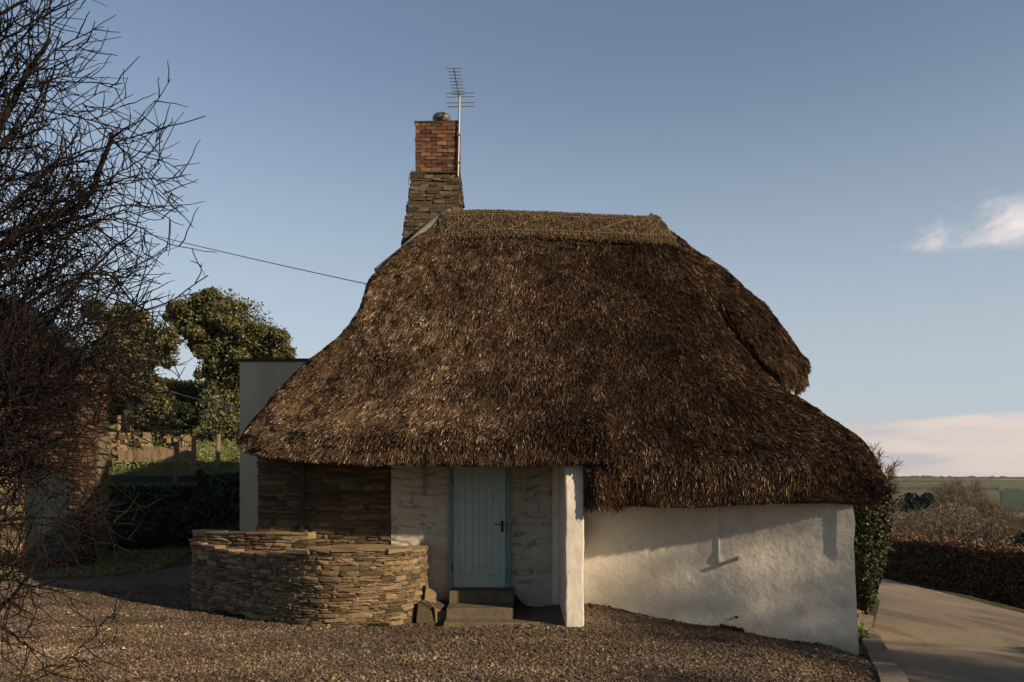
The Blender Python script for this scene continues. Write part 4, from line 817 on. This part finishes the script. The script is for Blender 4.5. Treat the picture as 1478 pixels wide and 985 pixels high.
    n = 14000; X = rng.uniform(-13.5, -8.2, n); Yy = rng.uniform(17.2, 20.4, n); k = Yy > np.interp(X, [-14, -9, -7.2, -5, 0], [16.2, 17.6, 19.5, 21.2, 21]); X, Yy = X[k], Yy[k]; c = MB(); leaves(c, np.stack([X, Yy, T(X, Yy)+rng.random(len(X))*.05], -1), .04, asp=.25); tag(c.build('verge_grass', D['grassblade']), 'short grass verge in front of the brick outbuilding', 'grass', None, 'stuff')
    w = MB(); a, b_ = P(150, 318, 20), P(533, 411, 15.3); t = np.linspace(-1.2, 1, 60)[:, None]; p = a*(1-(t+0))+b_*t; p = a+(b_-a)*((t+1.2)/2.2*1.6-.6); s = ((t+1.2)/2.2)*1.6-.6; p[:, 2] += .12*((s[:, 0]-.2)**2-.64); w.tube(p, .009, 5); tag(w.build('overhead_wire', D['wire']), 'dark overhead wire running from the left to the thatch', 'wire')
    w = MB(); a, b_ = P(235, 562, 24), P(347, 592, 18.5); t = np.linspace(-1.5, 1, 40)[:, None]; p = a+(b_-a)*t; p[:, 2] += .06*(t[:, 0]**2-t[:, 0]); w.tube(p, .009, 5); tag(w.build('overhead_wire', D['pwire']), 'pale low wire running from the left to the grey extension', 'wire')
left_side()

# ------------------------------------------------------------ right side planting
def right_side():
    # ivy and shrub hiding the corner beyond the cottage
    n = 42000; zc = rng.uniform(-.75, 2.2, n); wid = np.interp(zc, [-.8, -.3, .4, 1.2, 2.2], [.30, .44, .60, .74, .70])
    th = rng.uniform(0, 6.28, n); r = rng.uniform(.4, 1, n)**.5*wid*(1+.25*fbm(np.stack([np.cos(th)*2, zc*2, np.sin(th)*2], -1), 3)); Yc = 18.4; C = np.stack([7.86+r*np.cos(th)-.08*(2.2-zc)*0, Yc+r*np.sin(th)*1.6, zc], -1)
    c = MB(); leaves(c, C, .028, asp=.7); e = empty('ivy_clump', (7.8, Yc, -.8), 'dense glossy ivy hanging behind the right corner of the cottage', 'ivy'); c.build('foliage', D['ivy'], e)
    t = MB(); 
    for k in range(6): a = k*1.05; limb(t, (7.8+.2*math.cos(a), Yc+.3*math.sin(a), -.9), (7.86+.4*math.cos(a), Yc+.6*math.sin(a), 2.0), .05, .02)
    t.build('stem', D['bark'], e)
    e = empty('bare_bush', (8.3, 19.6, -1), 'twiggy leafless bush top showing above the right end of the thatch', 'bush'); twig_crown(e, (8.8, 19.6, -.9), (8.95, 19.6, 1.75), .62, 1.6, 3200, .006, D['twig'], seed=5)
    b = MB(); p = hit(1240, 862); 
    for i in range(26): b.box((6.5+random.uniform(-.25, .2), 15.6+random.uniform(-.4, .6), float(T(6.5, 15.6))+random.uniform(-.1, .35)), (.12, .12, .05), random.uniform(0, 3), jit=.012)
    tag(b.build('rubble_wall_end', D['stone']), 'short end of rubble wall under the ivy at the roadside', 'stones')
    n = 22000; t = rng.random(n); Y = 13.9+t*7.2; xr = np.interp(Y, [10.9, 16.3, 22], [5.0, 7.0, 9.8]); X = xr-rng.random(n)*1.0+.12; c = MB(); leaves(c, np.stack([X, Y, T(X, Y)+rng.random(n)*.10*(1+vnoise(np.stack([X*3, Y*3, X*0], -1)))], -1), .035, asp=.3); tag(c.build('verge_grass', D['grassblade']), 'rough grass verge between the cottage corner and the road', 'grass', None, 'stuff')
    n = 5200; u = rng.random(n); wh = rng.random(n) < .6; X = np.where(wh, 1.25+u*4.0, -5.2+u*3.7); Y = np.where(wh, 13.12-.262*(X-1.2)-rng.random(n)**2*.12, np.interp(X, [-5.3, -4.62, -3.85, -3.2, -2.75, -2.3, -1.78, -1.5], [13.86, 13.34, 12.74, 12.32, 12.16, 12.20, 12.45, 12.85])-.02-rng.random(n)**2*.10)
    k = vnoise(np.stack([X*2.6, Y*2.6, X*0], -1), 3) > .60; X, Y = X[k], Y[k]; c = MB(); leaves(c, np.stack([X, Y, T(X, Y)+.01+rng.random(len(X))*.05], -1), .022, asp=.3); tag(c.build('weeds', D['bankleaf']), 'small weeds and moss along the foot of the walls', 'weeds', None, 'stuff')
    # roadside hedge: stands in the dip beyond the road
    pth = Path([(14.9, 47), (15.3, 40), (15.7, 34), (16.5, 27), (17.6, 20), (17.4, 13)], 1, True, 120)
    e = empty('beech_hedge', (16, 28, -2), 'long clipped brown leaved hedge along the far side of the road', 'hedge')
    n = 120000; s = rng.random(n)**.9*pth.L; xy = np.stack([np.interp(s, pth.d, pth.p[:, 0]), np.interp(s, pth.d, pth.p[:, 1])], -1); nm = np.stack([np.interp(s, pth.d, pth.nm[:, 0]), np.interp(s, pth.d, pth.nm[:, 1])], -1)
    ztop = EYE-np.interp(CX+xy[:, 0]*F/xy[:, 1], [1240, 1290, 1380, 1478, 1800], [770, 777, 788, 799, 830]-np.float64(HY))*xy[:, 1]/F
    gz = T(xy[:, 0], xy[:, 1]); side = rng.random(n); d = np.where(side < .45, -.65, np.where(side < .7, .65, rng.uniform(-.65, .65, n))); q = rng.random(n); top = side >= .7
    zz = np.where(top, ztop+rng.normal(0, .05, n)+np.abs(rng.normal(0, .10, n))*(rng.random(n) < .35), gz+(ztop-gz)*q); d = d+.10*fbm(np.stack([xy[:, 0]*2, xy[:, 1]*2, zz*2], -1), 3)
    zz = zz+.20*fbm(np.stack([xy[:, 1]*.9, zz*0, zz*0], -1), 3)*q**.5; C = np.stack([xy[:, 0]+nm[:, 0]*d, xy[:, 1]+nm[:, 1]*d, zz], -1); c = MB(); leaves(c, C, .042, asp=.5); c.build('foliage', D['hedge'], e)
    c = MB(); ss = np.linspace(0, pth.L, 60); G = []
    for s_ in ss:
        (x, y), nn = pth(s_); zt = EYE-(np.interp(CX+x*F/y, [1240, 1290, 1380, 1478, 1800], [770, 777, 788, 799, 830])-HY)*y/F-.14; zb = float(T(x, y))-.2; G.append([(x-nn[0]*.5, y-nn[1]*.5, zb), (x-nn[0]*.5, y-nn[1]*.5, zt), (x+nn[0]*.5, y+nn[1]*.5, zt), (x+nn[0]*.5, y+nn[1]*.5, zb)])
    c.grid(np.array(G)); c.build('branches', D['bark'], e)

def twig_crown(e, base, cen, rx, rz, n, rad, mat, seed=0, trunk=.05, k=3):
    R = np.random.default_rng(seed); t = MB(); cen = np.array(cen, float); base = np.array(base, float)
    fork = base*.7+cen*.3; t.tube([base, (base+fork)/2+R.normal(0, .03, 3), fork], [trunk, trunk*.9, trunk*.75], 7)
    c = MB(); tips = []
    nl = max(6, n//60)
    for i in range(nl):
        d = R.normal(size=3); d[2] = abs(d[2])*.9+.15; d /= np.linalg.norm(d); end = cen+d*np.array((rx, rx, rz))*R.uniform(.55, .85)
        p = limb(t, fork, end, trunk*.45, trunk*.12, .12, 5, 6); tips.append(p)
    t.build('trunk', D['bark'] if mat != D['twigfar'] else mat, e, True)
    C0 = []; C1 = []
    for i in range(n):
        p = tips[R.integers(nl)]; j = R.integers(2, 6); a = p[j]; d = a-cen; d = d/np.array((rx, rx, rz)); d /= np.linalg.norm(d)+1e-6; d = d+R.normal(0, .55, 3)+np.array((0, 0, .35)); d /= np.linalg.norm(d); L = R.uniform(.15, .5)*rx; C0.append(a); C1.append(a+d*L)
        m = a+d*L*R.uniform(.3, .8); dd = d+R.normal(0, .6, 3); dd /= np.linalg.norm(dd); C0.append(m); C1.append(m+dd*L*.6)
    C0, C1 = np.array(C0), np.array(C1); N = len(C0); d = C1-C0; s = np.cross(d, R.normal(size=(N, 3))); s /= np.linalg.norm(s, axis=1)[:, None]+1e-9; u = np.cross(d, s); u /= np.linalg.norm(u, axis=1)[:, None]+1e-9
    r0 = rad; V = np.concatenate([np.stack([C0+s*r0, C0+(-.5*s+.87*u)*r0, C0+(-.5*s-.87*u)*r0], 1), np.stack([C1+s*r0*.4, C1+(-.5*s+.87*u)*r0*.4, C1+(-.5*s-.87*u)*r0*.4], 1)], 1)
    Fc = np.array([(0, 1, 4, 3), (1, 2, 5, 4), (2, 0, 3, 5)]); c.add(V.reshape(-1, 3), (np.arange(N)[:, None, None]*6+Fc).reshape(-1, 4), np.repeat(R.random(N), 6)); c.build('crown', mat, e)
right_side()

def far_trees():
    Y = 75; x = (1322-CX)*Y/F; g = float(T(x, Y)); bl = [bb(1308, 735, Y, 1.0, 1.4), bb(1328, 740, Y, 1.3, 1.5), bb(1345, 755, Y, .9, 1.2), bb(1315, 722, Y, .8, .7), bb(1330, 765, Y, 1.4, 1.2)]
    leafy_tree('conifer_tree', (x, Y, g), bl, 9000, .14, D['conifer'], 'dark green conifer among the bare trees in the valley', 'tree', .3)
    Y = 42; x = (1474-CX)*Y/F; g = float(T(x, Y)); leafy_tree('clipped_evergreen', (x, Y, g), [bb(1476, 784, Y, .42, .62)], 2500, .06, D['conifer'], 'small dark rounded evergreen behind the hedge at the right edge', 'tree', .08)
    labs = ['leafless brown tree just right of the dark conifer', 'leafless tree below the pale track between the far fields', 'tallest leafless tree in front of the far hedgerow', 'bare tree in front of the blue green crop field', 'bare tree at the right edge below the tan field', 'small bare tree left of the dark conifer', 'low bare tree just above the hedge near the conifer', 'pale upright leafless tree in front of the dark conifer', 'low bare tree behind the middle of the hedge', 'bare bushy tree above the hedge toward the right edge', 'bare tree furthest left behind the ivy', 'rounded leafless tree at the foot of the tan field']
    spots = [(1368, 735, 110, 3.4, 3.6), (1395, 722, 190, 4.5, 5), (1372, 728, 150, 4, 4.5), (1420, 752, 100, 3.2, 3), (1462, 758, 90, 3, 2.6), (1290, 768, 70, 2.2, 2.4), (1312, 782, 58, 1.6, 1.8), (1350, 778, 62, 1.0, 2.3), (1385, 775, 64, 2.4, 2.2), (1440, 780, 62, 2.4, 2.0), (1276, 755, 90, 2.6, 2.6), (1405, 748, 130, 4, 3.5)]
    for i, ((px, py, Y, rx, rz), lab) in enumerate(zip(spots, labs)):
        c = P(px, py, Y); g = float(T(c[0], Y)); e = empty('bare_tree', (c[0], Y, g), lab, 'tree', 'leafless trees in the valley'); twig_crown(e, (c[0], Y, min(g, c[2]-rz)), c, rx, rz, 1500, .010*Y/60, D['twigfar'], seed=i, trunk=.16)
    # the mass of winter woodland
    N = 240000; Y = rng.uniform(55, 210, N); px = rng.uniform(1230, 1560, N); X = (px-CX)*Y/F; g = T(X, Y); h = 3.2+3.2*vnoise(np.stack([X*.16, Y*.16, X*0], -1)); Z = g+rng.random(N)**.7*h
    py = HY-(Z-EYE)*F/Y; lim = np.interp(px, [1230, 1330, 1390, 1420, 1480, 1560], [745, 738, 722, 745, 762, 765]); k = py > lim
    X, Y, Z = X[k], Y[k], Z[k]; n = len(X); d = unit(n)*.9+np.array((0, 0, .55)); d /= np.linalg.norm(d, axis=1)[:, None]; s = np.cross(d, unit(n)); s /= np.linalg.norm(s, axis=1)[:, None]
    L = rng.uniform(.12, .42, n)[:, None]*(Y/90)[:, None]; c = MB(); c.quads(np.stack([X, Y, Z], -1), d*L, s*.018*(Y/70)[:, None], rng.random(n)); tag(c.build('woodland', D['twigfar']), 'brown leafless woodland filling the valley below the fields', 'woodland', None, 'stuff')
    N = 16000; Y = rng.uniform(50, 160, N); px = rng.uniform(1230, 1560, N); X = (px-CX)*Y/F; Z = T(X, Y)+rng.random(N)*1.6; k = vnoise(np.stack([X*.14, Y*.14, X*0], -1), 5) > .45; c = MB(); leaves(c, np.stack([X, Y, Z], -1)[k], .2); tag(c.build('undergrowth', D['shrubg']), 'green brown undergrowth beneath the leafless woodland', 'undergrowth', None, 'stuff')
far_trees()

# ------------------------------------------------------------ the leafless shrub at the left edge
def shrub():
    e = empty('leafless_shrub', (-5.2, 6.6, 0), 'large tangled leafless shrub with dark pruned branches at the left edge', 'shrub')
    tw = MB(); R = random.Random(12)
    def grow(p, rr, lvl, Y):
        # side twigs off a polyline p (pixel space), radius rr metres
        n = len(p); 
        for i in range(1, n):
            if R.random() > (.5 if lvl == 1 else .28): continue
            a = p[i-1]+(p[i]-p[i-1])*R.random(); d = p[i]-p[i-1]; ang = math.atan2(d[1], d[0])+R.choice((-1, 1))*R.uniform(.35, 1.15); L = R.uniform(30, 105)*(.62 if lvl > 1 else 1); m = 5; q = [a]
            for k in range(m): ang += R.gauss(0, .16)-.03; q.append(q[-1]+np.array((math.cos(ang), math.sin(ang)))*L/m)
            q = np.array(q)
            if q[:, 0].max() > 300-max(0, 190-q[-1][1])*.5: continue
            dy = R.uniform(-.35, .35); ys = Y+np.linspace(0, dy, len(q)); r = rr*np.linspace(.7, .25, len(q)); r = np.maximum(r, [.0052, .0047, .0042, .0037, .0031, .0024])
            tw.tube(np.array([P(a_[0], a_[1], y) for a_, y in zip(q, ys)]), r, 4, cap=False)
            if lvl < 2: grow(q, rr*.6, lvl+1, Y+dy*.5)
    def main(pts, r0, r1, Y, part=True, k=7):
        q = catmull(np.array(pts, float), max(12, len(pts)*5)); q = q+rng.normal(0, 1.1, q.shape); r = np.linspace(r0, r1, len(q)); r = r*1.25*(1+.12*(rng.random(len(q)) < .25)); V = np.array([P(a[0], a[1], Y) for a in q])
        if part: m = MB(); m.tube(V, r, k); m.build('branch', D['bark'], e, True)
        else: tw.tube(V, r, 5)
        grow(q, max(r1, .005), 1, Y)
    s = [([(-90, 470), (5, 355), (66, 315), (112, 300), (137, 264), (162, 192)], .042, .020, 6.6), ([(-60, 300), (0, 183), (37, 110), (73, 57)], .034, .018, 6.2), ([(-80, 420), (0, 340), (50, 330), (102, 249)], .03, .014, 6.9),
         ([(-60, 260), (0, 213), (25, 185)], .03, .024, 6.0), ([(-90, 420), (-5, 395), (70, 330), (138, 308)], .030, .016, 6.4), ([(-90, 520), (0, 470), (80, 415), (150, 395), (213, 447), (300, 398)], .022, .005, 6.8),
         ([(-80, 640), (0, 540), (60, 480), (120, 400), (200, 330)], .03, .008, 7.2), ([(-90, 360), (-10, 330), (60, 255), (107, 228), (203, 195), (295, 170)], .016, .004, 6.3), ([(-60, 90), (0, 61), (60, 25), (114, 0)], .012, .005, 6.0),
         ([(-60, 130), (0, 119), (101, 118), (178, 123)], .010, .004, 6.1), ([(-40, 120), (30, 150), (130, 175), (212, 197)], .010, .004, 6.5), ([(90, 150), (162, 203), (215, 260), (279, 330)], .007, .004, 6.6), ([(120, 150), (178, 218), (220, 250), (264, 293)], .007, .003, 6.5),
         ([(60, 240), (140, 300), (203, 330), (255, 355), (312, 364)], .009, .003, 6.7), ([(20, 330), (90, 290), (180, 245), (236, 203)], .010, .004, 6.4), ([(-40, 20), (-5, 20), (40, 0)], .02, .01, 6), ([(-100, 720), (-10, 640), (70, 600), (160, 560), (230, 540)], .022, .005, 7.3),
         ([(-80, 1000), (0, 880), (20, 860), (60, 800)], .03, .01, 6.5), ([(-60, 900), (0, 905), (50, 940)], .02, .008, 6.3), ([(20, 1000), (90, 960), (130, 925), (167, 893)], .007, .003, 6.4), ([(-30, 1010), (40, 975), (110, 945)], .006, .003, 6.2)]
    for pts, a, b, Y in s: main(pts, a*.62, b*.72, Y)
    for i in range(104):
        py = R.gauss(560, 175) if R.random() < .8 else R.uniform(80, 960); px = R.uniform(-90, 10); Y = R.uniform(5.8, 8.2)
        if py > 700 and R.random() < .6: continue
        up = -.75+.9*(py-200)/700+R.gauss(0, .38); L = R.uniform(110, 280)*(1 if 200 < py < 640 else .6); ang = max(-1.3, min(.5, up*.6-.35)); q = [(px, py)]
        for k in range(6): ang += R.gauss(0, .12); q.append((min(q[-1][0]+math.cos(ang)*L/6, 255+k*3), q[-1][1]+math.sin(ang)*L/6))
        main(q, .009, .003, Y, False)
    tw.build('twigs', D['barkr'], e)
shrub()

# ------------------------------------------------------------ out of view to the right: what shades the lane and the yard
def off_frame():
    e = empty('laurel_hedge', (14.5, 8, -.7), 'tall laurel hedge across the lane, out of view to the right', 'hedge')
    n = 70000; X = rng.uniform(13.6, 15.4, n); Y = rng.uniform(2.0, 11.2, n); z0 = T(X, Y); Z = z0+rng.random(n)*(3.3+.6*fbm(np.stack([Y, Y*0, Y*0], -1), 2)); c = MB(); leaves(c, np.stack([X, Y, Z], -1), .10); c.build('foliage', D['evergreen'], e)
    for k, (x, y, h, r, nn) in enumerate([(17.5, 4.4, 6.9, 2.3, 3300), (15.5, -1.5, 6.0, 2.6, 1500), (20.5, 3.6, 6.5, 2.2, 900)]):
        e = empty('lane_tree', (x, y, -.7), ['leafless lane tree standing beyond the laurel hedge', 'leafless lane tree nearest the camera side', 'leafless lane tree farthest to the right'][k], 'tree', 'leafless trees by the lane'); twig_crown(e, (x, y, -.8), (x, y, h-1.5), r, r*.9, nn, .012, D['twig'], seed=40+k, trunk=.16)
off_frame()
